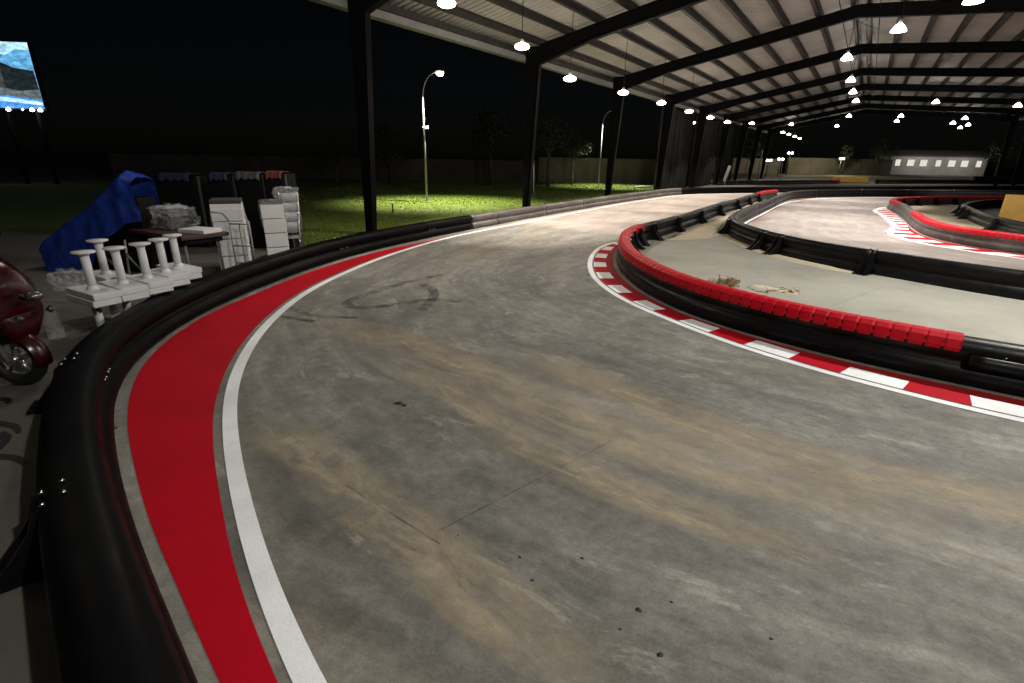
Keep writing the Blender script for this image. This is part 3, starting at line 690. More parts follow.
for (x,y,z,w) in [(36,68,2.2,160),(43.5,71.2,1.9,260)]: add_light((x,y,z+1.0),w*5,(1,.90,.58),None,.2)
# ---- lawn grass blades
from mathutils.geometry import intersect_point_line
def inside(p,poly):
    x,y=p; c=False; n=len(poly); j=n-1
    for i in range(n):
        xi,yi=poly[i]; xj,yj=poly[j]
        if (yi>y)!=(yj>y) and x<(xj-xi)*(y-yi)/(yj-yi)+xi: c=not c
        j=i
    return c
lp=[tuple(p) for p in off(outer,.42)[iY:iF:4]]+[(9.0,31),(11,38),(-14,38),(-13,13),(-5.0,9.4)]
V=[];F_=[]; cnt=0
while cnt<26000:
    y=9+27*random.random()**1.25; x=random.uniform(-9,9.5)
    if not inside((x,y),lp): continue
    a=random.random()*2*PI; h=random.uniform(.018,.045)*(1 if y<24 else 1.25); w=.012 if y<18 else .02
    lx,ly=random.gauss(0,.025),random.gauss(0,.025)
    o=len(V); V+=[(x-w*math.cos(a),y-w*math.sin(a),0),(x+w*math.cos(a),y+w*math.sin(a),0),(x+lx,y+ly,h)]; F_.append((o,o+1,o+2)); cnt+=1
me=bpy.data.meshes.new('grass'); me.from_pydata((np.array(V)*SC).tolist(),[],F_); me.materials.append(m_grass)
o=bpy.data.objects.new('grass',me); col.objects.link(o); tag(o,'short green grass blades covering the lit lawn behind the barrier','grass',None,'stuff')
# ---- perimeter walls
def wall(label,a,b,h,m=m_wall,th=.12,post=4.0):
    a=Vector((*a,0)); b=Vector((*b,0)); d=(b-a); L=d.length; rz=math.atan2(d.y,d.x); c=(a+b)/2
    t=thing('boundary_wall',label,'wall',tuple(c),group='boundary walls behind the grounds')
    mb=MB(); mb.box((c.x,c.y,h/2),(L,th,h),rz); mb.build('wall_panel',m,t,tuple(c))
    mb=MB(); mb.box((c.x,c.y,h+.03),(L+.05,th+.08,.055),rz,0,.01); mb.build('coping',m,t,tuple(c))
    u=d.normalized(); k=0
    while k<=L:
        p=a+u*k; mb=MB(); mb.box((p.x,p.y,h*.5+.02),(.26,th+.12,h+.04),rz,0,.01); mb.build('pier',m,t,tuple(c)); k+=post
m_walldark=simple('shaded_wall_render',(.05,.046,.038),.9,0,.3,.5,(.10,.09,.07),.6,.3)  # darker copy of the wall render, the left wall's dimness painted in
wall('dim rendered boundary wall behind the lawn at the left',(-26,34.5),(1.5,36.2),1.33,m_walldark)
wall('pale rendered boundary wall behind the second lamp post',(1.7,36.2),(13.5,37.4),1.55)
wall('boundary wall far beyond the barriers lit yellow by flood lights',(24,70),(37,75),1.9)
wall('boundary wall farther right, greenish yellow under flood lights',(38.5,76),(56,80),2.1)
# ---- trees
def tree(label,x,y,h,cr,seed,m=m_leaf,n=1500,trunk_h=.45,name='tree'):
    r=random.Random(seed); t=thing(name,label,'tree',(x,y,0),group='dark trees around the grounds'); L=(x,y,0)
    mb=MB(); th=h*trunk_h
    mb.tube([(x,y,0),(x+.05*r.uniform(-1,1),y,th*.5),(x+.1*r.uniform(-1,1),y,th),(x,y,h*.8)],[.13*h/4,.1*h/4,.08*h/4,.02],9)
    tips=[]
    for k in range(7):
        a=r.uniform(0,2*PI); e=(x+cr*.65*math.cos(a),y+cr*.65*math.sin(a),th+(h-th)*r.uniform(.25,.75))
        mb.tube([(x,y,th*r.uniform(.75,1.1)),((x+e[0])/2,(y+e[1])/2,(th+e[2])/2+.1),e],[.05*h/4,.035*h/4,.012],6); tips.append(e)
    mb.build('trunk',m_bark,t,L)
    mb=MB(); cl=[(e[0],e[1],e[2],cr*r.uniform(.3,.5)) for e in tips]+[(x+r.gauss(0,cr*.4),y+r.gauss(0,cr*.4),th+(h-th)*r.uniform(.3,.95),cr*r.uniform(.25,.45)) for _ in range(9)]
    for k in range(n):
        c=r.choice(cl); d=Vector((r.gauss(0,1),r.gauss(0,1),r.gauss(0,.8))).normalized()*c[3]*r.random()**.4
        p=Vector(c[:3])+d; sz=r.uniform(.05,.11)*h/4
        u=Vector((r.gauss(0,1),r.gauss(0,1),r.gauss(0,1))).normalized(); v=u.cross(Vector((r.gauss(0,1),r.gauss(0,1),r.gauss(0,1)))).normalized()
        mb.add([p-u*sz,p-v*sz*.5,p+u*sz,p+v*sz*.5],[(0,1,2,3)])
    mb.build('crown',m,t,L)
tree('small bushy tree against the left wall, just left of the nearest steel column',-10.6,31.5,2.4,1.3,1,m_leaf2,1400,.3)
tree('bushy dark tree behind the nearest steel column',-7.6,32.2,3.2,1.6,2,m_leaf2,1600,.3)
tree('slim dark tree in the middle of the lawn between the two lamp posts',1.9,30.5,3.6,1.3,3,m_leaf2,1400,.5)
tree('dark tree at the back of the lawn, left of the middle tree',-1.4,31.8,4.0,1.7,4,m_leaf2,1600,.45)
tree('dark tree beside the second lamp post, before the pale wall',3.6,33.6,3.0,1.1,5,m_leaf2,1200,.5)
tree('dark tree in front of the far white house',51.5,76,4.6,1.8,6,m_leaf2,1400,.4)
tree('dark tree at the right of the far white house',70,78,5.0,2.2,7,m_leaf2,1400,.35)
tree('dark tree left of the yellow lit wall',30,68.5,4.2,1.6,8,m_leaf2,1200,.4)
tree('leafy dark tree at the far right behind the barriers',66,62,5.0,2.6,9,m_leaf2,1600,.35)
tree('round dark tree at the far right, nearest to the picture edge',62,50,4.5,2.4,10,m_leaf2,1600,.3)
tree('thin dark tree standing before the greenish wall',45.5,74.5,3.6,.9,11,m_leaf2,900,.5)
# ---- far white house
t=thing('house','long low white house with bright windows and a grey roof far behind the track','house',(66,86,0)); L=(66,86,0)
mb=MB(); mb.box((66,86,1.35),(15,4,2.7)); wl=mb.build('wall',m_house,t,L)
mb=MB(); mb.prism([(-2.4,2.7),(2.4,2.7),(2.4,2.8),(0,3.7),(-2.4,2.8)],((0,1,0),(0,0,1),(1,0,0)),(66,86,0),15.8); mb.build('roof',m_houseroof,t,L)
for k,x in enumerate([59.6,61.6,63.6,65.9,68,70,72.2]):
    w=1.05 if k%3 else .75
    mb=MB(); mb.box((x,83.97,1.75),(w+.16,.06,1.05)); f=mb.build('window',m_white,t,L)
    mb=MB(); mb.box((x,83.93,1.75),(w,.04,.9)); mb.build('pane',m_window,f,L)
add_light((63,80,3.2),420,(1,.95,.88),None,.2); add_light((69.5,80.5,3.0),260,(1,.95,.88),None,.2)  # lights without a lamp, added to brighten the house wall
# ---- black side sheeting between columns
t=thing('side_sheeting','tall black sheeting closing the hall side beyond the fourth steel column','sheeting',sh(8.75,34,0)); L=sh(8.75,34,0)
def sheeting(s0,s1,h):
    mb=MB(); n=int((s1-s0)/.12); vs=[];fs=[]
    for i in range(n+1):
        s=s0+(s1-s0)*i/n; d=.03*math.sin(i*1.1)+.03*math.sin(i*.37+1)
        for z in np.linspace(.05,h+.08*math.sin(i*.15),6): vs.append(sh(8.78+d*(1+.4*math.sin(z*2+i*.2)),s,z))
    for i in range(n):
        for k in range(5): fs.append((i*6+k,(i+1)*6+k,(i+1)*6+k+1,i*6+k+1))
    mb.add(vs,fs,0,True); mb.build('sheet_panel',m_curtain,t,L)
for k in (1,2,3): sheeting(D0+k*S+.25,D0+(k+1)*S-.25,4.05)
mb=MB(); c=(14.9,38.0,.0)
t=thing('leaning_board','thin grey board leaning against the black sheeting','board',(14.6,36.9,0))
mb.box((14.6,36.9,.62),(.18,.04,1.35),-.4,0,.005,Matrix.Rotation(.22,3,'Y')); mb.build('board_panel',m_galv,t,(14.6,36.9,0))
mb=MB(); mb.box((14.72,36.86,.60),(.03,.05,1.2),-.4,0,0,Matrix.Rotation(.22,3,'Y')); mb.build('edge_batten',m_greyp,t,(14.6,36.9,0))
# ---- small things on the lawn
mb=MB(); mb.tube([(-3.54,15.15,0),(-3.54,15.15,.25)],.022,8); mb.tube([(-3.54,15.15,.25),(-3.54,15.15,.27)],.03,8); tag(mb.build('garden_stake',m_greyp,None,(-3.54,15.15,0)),'short dark stake sticking out of the lit lawn','stake')
mb=MB(); mb.tube([(7.0,30.9,.06),(7.6,31.4,.06),(8.15,31.6,.06)],.055,12); tag(mb.build('white_pipe',m_white,None,(7.6,31.3,0)),'white pipe lying on the lawn before the pale wall','pipe')
# ---- white pedestal tables, top to top
ax=Vector((.86,-.51,0)).normalized(); bx=Vector((.51,.86,0)).normalized(); org=Vector((-3.6,4.6,0)); rzt=math.atan2(ax.y,ax.x)
def table_proto():
    t=thing('pedestal_table','x','table',group='white pedestal tables stacked top to top')
    mb=MB(); mb.box((0,0,.36),(.50,.215,.055),0,0,.006); mb.build('table_top',m_white,t)
    mb=MB(); mb.tube([(0,0,.03),(0,0,.335)],[.034,.034],14); mb.lathe([(.034,.30),(.05,.332)],n=14); mb.build('pedestal',m_white,t)
    mb=MB(); mb.lathe([(.001,0),(.085,0),(.088,.006),(.085,.016),(.05,.022),(.036,.04)],n=22); mb.build('base_plate',m_white,t)
    return t
tp=table_proto()
spots=[(.05,-.30,'nearest to the red scooter'),(.03,-.06,'second from the scooter'),(-.04,.18,'third from the scooter'),(-.18,.41,'fourth from the scooter'),(-.36,.63,'farthest from the scooter'),(-.55,.04,'behind, by the blue tarp')]
for i,(a,b,w) in enumerate(spots):
    p=org+ax*a+bx*b; jit=random.uniform(-.05,.05)
    lab='upright white pedestal table under another, '+w
    if i==0: o=tp; o.location=(p.x*SC,p.y*SC,0); o.rotation_euler=(0,0,rzt+jit); o['label']=lab
    else: dup(tp,(p.x,p.y,0),rzt+jit,lab)
    dup(tp,(p.x+.01,p.y+.008,.777),None,'upturned white pedestal table, base plate in the air, '+w,rot=(PI,0,rzt+jit*1.5+random.uniform(-.03,.03)))
# crumpled wrap on the table tops
def wrap(name,label,c,d,seed,m=m_film,cat='plastic wrap',amp=.035,rz=0):
    bm=bmesh.new(); bmesh.ops.create_cube(bm,size=1); bmesh.ops.subdivide_edges(bm,edges=bm.edges[:],cuts=7,use_grid_fill=True)
    r=np.random.default_rng(seed)
    R=Matrix.Rotation(rz,3,'Z')
    mb=MB(); vs=[]
    for v in bm.verts:
        p=v.co.copy(); q=p.normalized()*.62; p=p.lerp(q,.25)
        p=Vector((p.x*d[0],p.y*d[1],p.z*d[2]))+Vector(r.normal(0,amp,3)); p.z=max(p.z,-d[2]/2)
        vs.append(tuple(R@p+Vector(c)))
    bm.verts.index_update(); fs=[tuple(v.index for v in f.verts) for f in bm.faces]; bm.free()
    mb.add(vs,fs,0,False); return tag(mb.build(name,m,None,(c[0],c[1],c[2]-d[2]/2)),label,cat)
wrap('plastic_wrap','crumpled clear plastic wrap lying on the white table tops beside the blue tarp',(*(org+ax*-.30+bx*-.30)[:2],.48),(.26,.2,.16),3,amp=.014)
# ---- tarp over a pile
from mathutils import noise as mnoise
def NZ(a,b,c): return mnoise.noise(Vector((a,b,c*7.3)))
def tarp():
    mb=MB(); nu,nv=64,40; vs=[]; r=np.random.default_rng(5)
    px=[-6.5,-6.4,-6.14,-5.6,-5.14,-5.0,-4.93]; pz=[.34,.46,.62,.97,1.33,1.26,1.05]
    ph=r.uniform(0,6,8)
    for i in range(nu+1):
        x=-6.5+1.5*i/nu; zt=float(np.interp(x,px,pz)); hem=float(np.interp(x,[-6.5,-5.9,-5.5,-5.2,-4.93],[0,0,.45,.68,.72]))
        for j in range(nv+1):
            v=j/nv
            if v<.35:   # hang at the front
                k=v/.35; y=6.86+.03*k; z=hem+(zt-.04-hem)*k
                y+=.035*NZ(x*3.1,z*1.1,1)*(1-k*.6)+.03*NZ(x*8,z*3.5,2)+.02*abs(NZ(x*13,z*9,3))
                x2=x+.03*math.sin(z*8+ph[3])
            elif v<.75:
                k=(v-.35)/.4; y=6.9+.42*k; z=zt-.04+.04*math.sin(k*PI)+.03*NZ(x*4,k*2.5,4)+.015*NZ(x*12,k*7,5); x2=x
            else:
                k=(v-.75)/.25; y=7.32+.06*k+.04*math.sin(x*8)*k; z=(zt-.04)*(1-k); x2=x
            vs.append((x2,y,max(z,.005)))
    fs=[(i*(nv+1)+j,(i+1)*(nv+1)+j,(i+1)*(nv+1)+j+1,i*(nv+1)+j+1) for i in range(nu) for j in range(nv)]
    mb.add(vs,fs,0,True); o=mb.build('tarpaulin',m_tarp,None,(-5.8,7.2,0))
    return tag(o,'blue tarpaulin draped in a steep slope over a pile behind the white tables','tarpaulin')
tarp()
t=thing('crate_pile','dark crates hidden under the blue tarpaulin','crates',(-5.4,7.3,0))
mb=MB(); mb.box((-5.22,7.12,.5),(.4,.36,1.0),0,0,.02); mb.build('tall_crate',m_dark,t,(-5.4,7.3,0))
mb=MB(); mb.box((-6.0,7.12,.2),(.7,.36,.36),0,0,.02); mb.build('low_crate',m_dark,t,(-5.4,7.3,0))
mb=MB(); mb.add([(-5.06,6.80,1.08),(-4.99,6.80,1.08),(-4.98,6.80,.99),(-5.05,6.80,.99)],[(0,1,2,3)])
# ---- dark wooden table with things on it
t=thing('long_table','dark brown long table on thin metal legs behind the white tables','table',(-4.9,6.9,0)); L=(-4.9,6.9,0)
tb=Vector((1.31,-.75,0)).normalized(); rzb=math.atan2(tb.y,tb.x)
c=Vector((-4.62,6.95,.57)); mb=MB(); mb.box(c,(1.5,.62,.05),rzb,0,.008); mb.build('table_top',m_brown,t,L)
mb=MB(); mb.box(c-Vector((0,0,.06)),(1.35,.5,.06),rzb); mb.build('apron_frame',m_dark,t,L)
nb=Vector((-tb.y,tb.x,0))
for sx in(-.62,.62):
    for sy in(-.22,.22):
        p=c+tb*sx+nb*sy; mb=MB(); mb.tube([(p.x,p.y,.51),(p.x,p.y,.0)],.018,8); mb.build('leg',m_galv,t,L)
mb=MB(); p=c+tb*.52+nb*.06; mb.box((p.x,p.y,.622),(.42,.30,.05),rzb+.25,0,.006); tag(mb.build('white_board',m_whitebox,None,(p.x,p.y,.597)),'short white board lying on the right end of the brown table','board')
p=c+tb*-.12+nb*.1; mb=MB(); mb.box((p.x,p.y,.70),(.34,.3,.2),rzb,0,.01); tag(mb.build('wrapped_package',m_greyp,None,(p.x,p.y,.6)),'grey package in clear plastic standing on the brown table','package')
wrap('plastic_wrap','clear plastic film bunched over the grey package on the brown table',(p.x,p.y,.74),(.44,.4,.28),8,amp=.02,rz=rzb)
t=thing('folding_chair','dark folding chair with thin metal frame under the brown table','chair',(-5.2,6.5,0)); L=(-5.2,6.5,0)
for sx in(0,.3):
    mb=MB(); mb.tube([(-5.3+sx,6.45,0),(-5.36+sx,6.6,.5)],.014,8); mb.build('leg',m_galv,t,L)
    mb=MB(); mb.tube([(-5.3+sx,6.75,0),(-5.3+sx,6.5,.32)],.014,8); mb.build('leg',m_galv,t,L)
mb=MB(); mb.box((-5.17,6.58,.32),(.3,.26,.025),0,0,.006); mb.build('seat',m_dark,t,L)
# ---- cartons, trolley, chairs
def cartons(x,y,w,d,h,n,zb,rz,labs,seamlab):
    for k in range(n):
        z=zb+k*(h+.012)+h/2; t=thing('white_carton',labs[k],'carton',(x,y,z-h/2),rz,'white cartons stacked behind the barrier')
        j=random.uniform(-.008,.008)
        mb=MB(); mb.box((j,0,h/2),(w,d,h),0,0,.006); mb.build('carton_body',m_whitebox,t)
        if k==n-1:
            mb=MB(); mb.box((j,0,h+.03),(w*1.0,d,.055),0,0,.01); mb.build('dark_lid',m_greyp,t)
            mb=MB()
pos=['at the bottom of the left stack, hidden by the barrier','second from the bottom of the left stack','third from the bottom of the left stack','on top of the left stack under a grey lid']
cartons(-3.98,7.2,.38,.38,.225,4,0,.42,['white carton '+s for s in pos],None)
pos=[s.replace('left stack','right stack') for s in pos]
cartons(-3.76,8.06,.32,.36,.205,4,.0,.45,['white carton '+s for s in pos],None)
wrap('plastic_wrap','glossy clear wrap round the right stack of white cartons',(-3.76,8.06,.70),(.36,.42,.42),12,amp=.006,rz=.45)
wrap('plastic_wrap','glossy clear wrap round the left stack of white cartons',(-3.98,7.2,.62),(.42,.44,.5),13,amp=.006,rz=.42)
t=thing('hand_trolley','grey metal hand trolley leaning between the two carton stacks','trolley',(-3.65,6.75,0)); L=(-3.65,6.75,0)
for sx,nm in((-.13,'upright'),(.13,'upright'),(0,'upright')):
    mb=MB(); mb.tube([(-3.58+sx,6.7,.06),(-3.66+sx,6.84,.74 if sx else .7)],.011,8); mb.build(nm,m_galv,t,L)
for k,z in enumerate((.2,.42,.7)):
    f=(z-.06)/.68; mb=MB(); mb.tube([(-3.58-.13-.08*f,6.7+.14*f,z),(-3.58+.13-.08*f,6.7+.14*f,z)],.010,8); mb.build('crossbar',m_galv,t,L)
mb=MB(); mb.tube([(-3.79,6.84,.74),(-3.84,6.80,.84),(-3.93,6.72,.86)],.011,8); mb.build('handle',m_galv,t,L)
mb=MB(); mb.box((-3.58,6.62,.02),(.28,.16,.02)); mb.build('toe_plate',m_galv,t,L)
for sx in(-.15,.15):
    mb=MB(); mb.tube([(-3.58+sx-.02,6.76,.06),(-3.58+sx+.02,6.76,.06)],.06,14); mb.build('wheel',m_rubber,t,L)
# stacked chairs
def chair():
    t=thing('stacking_chair','x','chair',group='grey stacking chairs in one wrapped stack')
    mb=MB(); mb.box((0,0,.30),(.26,.26,.022),0,0,.008); mb.build('seat',m_chairseat,t)
    mb=MB(); vs=[];fs=[]
    for i in range(9):
        a=(i-4)/4; 
        for z,yy in((.38,.125),(.46,.14),(.555,.155)):
            for dy in(0,.012): vs.append((a*.13,yy-.03*a*a+dy,z))
    for i in range(8):
        for k in range(2):
            o=i*6+k*2; fs+=[(o,o+2,o+8,o+6),(o+1,o+7,o+9,o+3)]
        o=i*6; fs+=[(o,o+6,o+7,o+1),(o+4,o+5,o+11,o+10)]
    fs+=[(0,1,3,2),(2,3,5,4),(48,50,51,49),(50,52,53,51)]
    mb.add(vs,fs,0,True); mb.build('backrest',m_chairseat,t)
    for sx in(-1,1):
        mb=MB(); mb.tube([(sx*.16,-.14,0),(sx*.135,-.12,.30)],.010,8); mb.build('leg',m_bolt,t)
        mb=MB(); mb.tube([(sx*.16,.18,0),(sx*.135,.12,.30),(sx*.135,.15,.56)],.010,8); mb.build('leg',m_bolt,t)
    return t
ch=chair(); cl=['grey stacking chair at the bottom of the wrapped chair stack','grey stacking chair second from the bottom of the wrapped chair stack','grey stacking chair third from the bottom of the wrapped chair stack','grey stacking chair on top of the wrapped chair stack']
for k in range(4):
    loc=(-3.68+.012*k,8.4,.15*k); rz=PI+.5
    if k==0: ch.location=[c*SC for c in loc]; ch.rotation_euler=(0,0,rz); ch['label']=cl[0]
    else: dup(ch,loc,rz,cl[k])
wrap('plastic_wrap','clear plastic film over the top of the chair stack',(-3.66,8.4,.98),(.30,.30,.2),15,amp=.012)
# ---- dark cabinets at the back with bits of cloth on top
for k,(x,w,h) in enumerate([(-5.75,.7,1.20),(-5.0,.42,1.22),(-4.5,.42,1.24),(-4.08,.34,1.26)]):
    t=thing('dark_cabinet','tall black cabinet, %s from the left in the row behind the cartons'%ORD[k],'cabinet',(x,9.2,0),group='black cabinets in a row behind the cartons'); L=(x,9.2,0)
    mb=MB(); mb.box((x,9.2,h/2),(w,.5,h),0,0,.01); mb.build('cabinet_body',m_dark,t,L)
    mb=MB(); mb.box((x,8.935,h/2),(w*.9,.02,h*.94),0,0,.005); mb.build('door',m_dark,t,L)
    mb=MB(); mb.box((x+w*.5+.02,8.98,h/2),(.02,.05,h)); mb.build('edge_strip',m_greyp,t,L)
def cloth(label,x,w,m,z):
    mb=MB(); vs=[];fs=[]
    for i in range(13):
        xx=x-w/2+w*i/12
        for j,(yy,zz) in enumerate([(9.3,z),(9.0,z+.02),(8.91,z-.01),(8.90,z-.09-.02*math.sin(i*1.7))]): vs.append((xx,yy+.012*math.sin(i*2+j),zz+.012*math.sin(i*1.3+j)))
    for i in range(12):
        for j in range(3): fs.append((i*4+j,(i+1)*4+j,(i+1)*4+j+1,i*4+j+1))
    mb.add(vs,fs,0,True); tag(mb.build('folded_cloth',m,None,(x,9.1,z)),label,'cloth')
cloth('blue cloth hanging over the leftmost black cabinet',-5.75,.5,m_bluec,1.225); cloth('small blue cloth on the second black cabinet',-5.0,.3,m_bluec,1.245); cloth('pale folded cloth on the third black cabinet',-4.5,.4,m_greyp,1.265); cloth('small orange cloth on the rightmost black cabinet',-4.06,.26,m_orange,1.285)
# ---- red scooter
t=thing('scooter','dark red scooter with black tyres parked at the left edge','scooter',(-3.7,3.3,0)); L=(-3.7,3.3,0)
wx,wy,wr=-3.50,3.30,.20
def wheel(x):
    mb=MB(); n=28; 
    vs=[];fs=[]
    for k in range(n):
        a=2*PI*k/n
        for q in range(10):
            b=2*PI*q/10; rr=wr-.042+.042*math.cos(b); vs.append((x+rr*math.cos(a),wy+.045*math.sin(b),wr+rr*math.sin(a)))
    for k in range(n):
        for q in range(10): fs.append((k*10+q,((k+1)%n)*10+q,((k+1)%n)*10+(q+1)%10,k*10+(q+1)%10))
    mb.add(vs,fs,0,True); w=mb.build('wheel',m_rubber,t,L)
    mb=MB()
    for k in range(5):
        a=2*PI*k/5+.3; mb.tube([(x,wy,wr),(x+.12*math.cos(a),wy,wr+.12*math.sin(a))],[.022,.014],8)
    mb.tube([(x,wy-.05,wr),(x,wy+.05,wr)],.03,12)
    mb.tube([(x+.125*math.cos(2*PI*k/24),wy,wr+.125*math.sin(2*PI*k/24)) for k in range(25)],.014,6,0,False); mb.build('rim',m_rim,w,L)
wheel(wx); wheel(wx-.86)
mb=MB()
for sy in(-.06,.06): mb.tube([(wx,wy+sy,wr),(wx-.12,wy+sy,.52)],.018,8)
mb.build('fork',m_galv,t,L)
def loft(sections,name,m,sm=True):
    mb=MB(); k=len(sections[0]); vs=[p for s_ in sections for p in s_]; fs=[(i*k+j,i*k+(j+1)%k,(i+1)*k+(j+1)%k,(i+1)*k+j) for i in range(len(sections)-1) for j in range(k)]
    fs+=[tuple(range(k)),tuple((len(sections)-1)*k+j for j in range(k))]; mb.add(vs,fs,0,sm); return mb.build(name,m,t,L)
def ell(x,z,ry,rz_,tx=0,n=16): return [(x+tx*math.sin(2*PI*j/n),wy+ry*math.cos(2*PI*j/n),z+rz_*math.sin(2*PI*j/n)) for j in range(n)]
# front mudguard
mb=MB(); vs=[];fs=[]
for i in range(12):
    a=math.radians(-10+i*15)
    for q in range(7):
        b=-1+q/3; vs.append((wx+(wr+.025-.03*b*b)*math.cos(a),wy+.065*b,wr+(wr+.025-.03*b*b)*math.sin(a)))
for i in range(11):
    for q in range(6): fs.append((i*7+q,(i+1)*7+q,(i+1)*7+q+1,i*7+q+1))
mb.add(vs,fs,0,True); mb.build('mudguard',m_bikered,t,L)
loft([ell(wx+.06,.34,.06,.05),ell(wx+.12,.42,.13,.09),ell(wx+.14,.54,.17,.13),ell(wx+.12,.68,.18,.14),ell(wx-.0,.82,.17,.11),ell(wx-.14,.91,.13,.06),ell(wx-.22,.93,.06,.03)],'front_fairing',m_bikered)
loft([ell(wx-.10,.34,.16,.05),ell(wx-.14,.5,.2,.08),ell(wx-.2,.66,.19,.08),ell(wx-.25,.78,.12,.05)],'leg_shield',m_dark)
loft([ell(wx+.20,.66,.045,.03),ell(wx+.275,.665,.055,.032),ell(wx+.30,.66,.03,.018)],'headlight',m_lens)
for sy in(-.13,.11): 
    mb=MB(); mb.lathe([(.001,.03),(.018,.014),(.026,0),(.018,-.014),(.001,-.03)],(wx+.24,wy+sy,.54),12); mb.build('indicator',m_lens,t,L)
mb=MB(); mb.tube([(wx-.22,wy-.30,.93),(wx-.18,wy-.12,.95),(wx-.18,wy+.12,.95),(wx-.22,wy+.30,.93)],.016,8); mb.build('handlebar',m_steel,t,L)
for sy in(-.24,.24):
    mb=MB(); mb.tube([(wx-.2,wy+sy,.87),(wx-.18,wy+sy*1.15,1.02)],.008,6); mb.box((wx-.18,wy+sy*1.2,1.05),(.03,.12,.08),0,0,.012); mb.build('mirror',m_steel,t,L)
loft([ell(wx-.3,.22,.13,.05),ell(wx-.55,.25,.15,.1),ell(wx-.8,.36,.15,.14),ell(wx-1.05,.46,.11,.1),ell(wx-1.2,.5,.05,.04)],'body_panel',m_bikered)
loft([ell(wx-.45,.5,.08,.03),ell(wx-.55,.54,.14,.05),ell(wx-.9,.56,.14,.05),ell(wx-1.1,.6,.08,.03)],'seat',m_rubber)
mb=MB(); mb.tube([(wx-.3,wy+.12,.12),(wx-.34,wy+.2,.0)],.012,6); mb.build('side_stand',m_steel,t,L)
# clear jug on the apron
mb=MB(); mb.lathe([(.001,.0),(.058,.0),(.062,.02),(.062,.10),(.054,.125),(.062,.15),(.06,.22),(.03,.27),(.018,.28),(.018,.30),(.001,.302)],(-4.05,4.22,0),18)
o=mb.build('plastic_jug',m_film,None,(-4.05,4.22,0)); tag(o,'clear plastic jug standing on the apron between scooter and white tables','jug')
# thin black strokes on the apron
mb=MB()
for a,b in [((-3.52,3.06),(-3.34,3.0)),((-3.2,2.74),(-2.93,2.63)),((-3.05,2.62),(-2.88,2.45)),((-2.9,2.38),(-2.6,2.31))]:
    pts=spline([a,((a[0]+b[0])/2+.02,(a[1]+b[1])/2+.03),b],.03); w=np.linspace(.035,.012,len(pts))
    nn=normals(pts)[1]; ribbon(mb,pts+nn*w[:,None],pts-nn*w[:,None],.003,0,len(pts))
tag(mb.build('black_marks',m_rubber),kind='structure')
# tyre loops left on the tarmac
m_skid,nt,bs=newmat('skid'); 
geo=N(nt,'ShaderNodeNewGeometry').outputs['Position']; al=ramp(nt,noise(nt,geo,3,6,.7),[(.35,0.),(.65,.6)]); nt.links.new(al,bs.inputs['Alpha']); bs.inputs['Base Color'].default_value=(.035,.033,.031,1); bs.inputs['Roughness'].default_value=.8
mb=MB()
def skid(pts,w=.07):
    p=smooth(spline(pts,.05),6); ribbon(mb,off(p,w/2),off(p,-w/2),.0062,0,len(p))
skid([(-1.0,7.1),(-1.35,6.7),(-1.75,6.0),(-1.9,5.55),(-1.7,5.35),(-1.35,5.5),(-1.0,5.75),(-.6,5.7)],.12); skid([(-2.45,5.35),(-2.1,5.05),(-1.6,5.0)],.08); skid([(-2.4,5.0),(-2.0,4.85)],.07)
skid([(-1.2,6.5),(-1.0,6.2),(-.95,5.8),(-1.0,5.3)],.12)
tag(mb.build('tyre_marks',m_skid),kind='structure')
m_joint=m_skid
mb=MB()
for a,b in [((438,532),(612,441)),((346,486),(440,545))]:
    p=spline([un(*a),un(*b)],.05); ribbon(mb,off(p,.0035),off(p,-.0035),.0056,0,len(p))
for a,b in [((818,312),(884,287)),((640,252),(700,246))]:
    p=spline([un(*a),un(*b)],.05); ribbon(mb,off(p,.004),off(p,-.004),.0102,0,len(p))
tag(mb.build('slab_joints',m_joint),kind='structure')
# tan dust lines dragged along by the karts
m_dust,nt,bs=newmat('tan_dust')
geo=N(nt,'ShaderNodeNewGeometry').outputs['Position']; uvd=N(nt,'ShaderNodeUVMap',uv_map='dust_uv').outputs[0]
sx=N(nt,'ShaderNodeSeparateXYZ'); nt.links.new(uvd,sx.inputs[0])
edge=N(nt,'ShaderNodeMath',operation='MULTIPLY'); nt.links.new(sx.outputs[1],edge.inputs[0])
inv=N(nt,'ShaderNodeMath',operation='SUBTRACT'); inv.inputs[0].default_value=1; nt.links.new(sx.outputs[1],inv.inputs[1]); nt.links.new(inv.outputs[0],edge.inputs[1])
ends=N(nt,'ShaderNodeMath',operation='MULTIPLY'); nt.links.new(sx.outputs[0],ends.inputs[0])
inv2=N(nt,'ShaderNodeMath',operation='SUBTRACT'); inv2.inputs[0].default_value=1; nt.links.new(sx.outputs[0],inv2.inputs[1]); nt.links.new(inv2.outputs[0],ends.inputs[1])
ea=ramp(nt,edge.outputs[0],[(.0,0.),(.25,1.)]); eb=ramp(nt,ends.outputs[0],[(.0,0.),(.16,1.)])
uvs=mapping(nt,uvd,(5.5,2.2,1)); na1=ramp(nt,noise(nt,uvs,1.6,9,.72,.5),[(.38,.12),(.64,.8)]); na2=ramp(nt,noise(nt,geo,4.5,8,.75,.4),[(.3,.45),(.65,1.)]); na=mix(nt,1.0,na1,na2,'MULTIPLY'); 
m1=mix(nt,1.0,ea,eb,'MULTIPLY'); m2=mix(nt,1.0,m1,na,'MULTIPLY'); nt.links.new(m2,bs.inputs['Alpha'])
bs.inputs['Base Color'].default_value=(.52,.435,.30,1); bs.inputs['Roughness'].default_value=.9; bs.inputs['Specular IOR Level'].default_value=.1
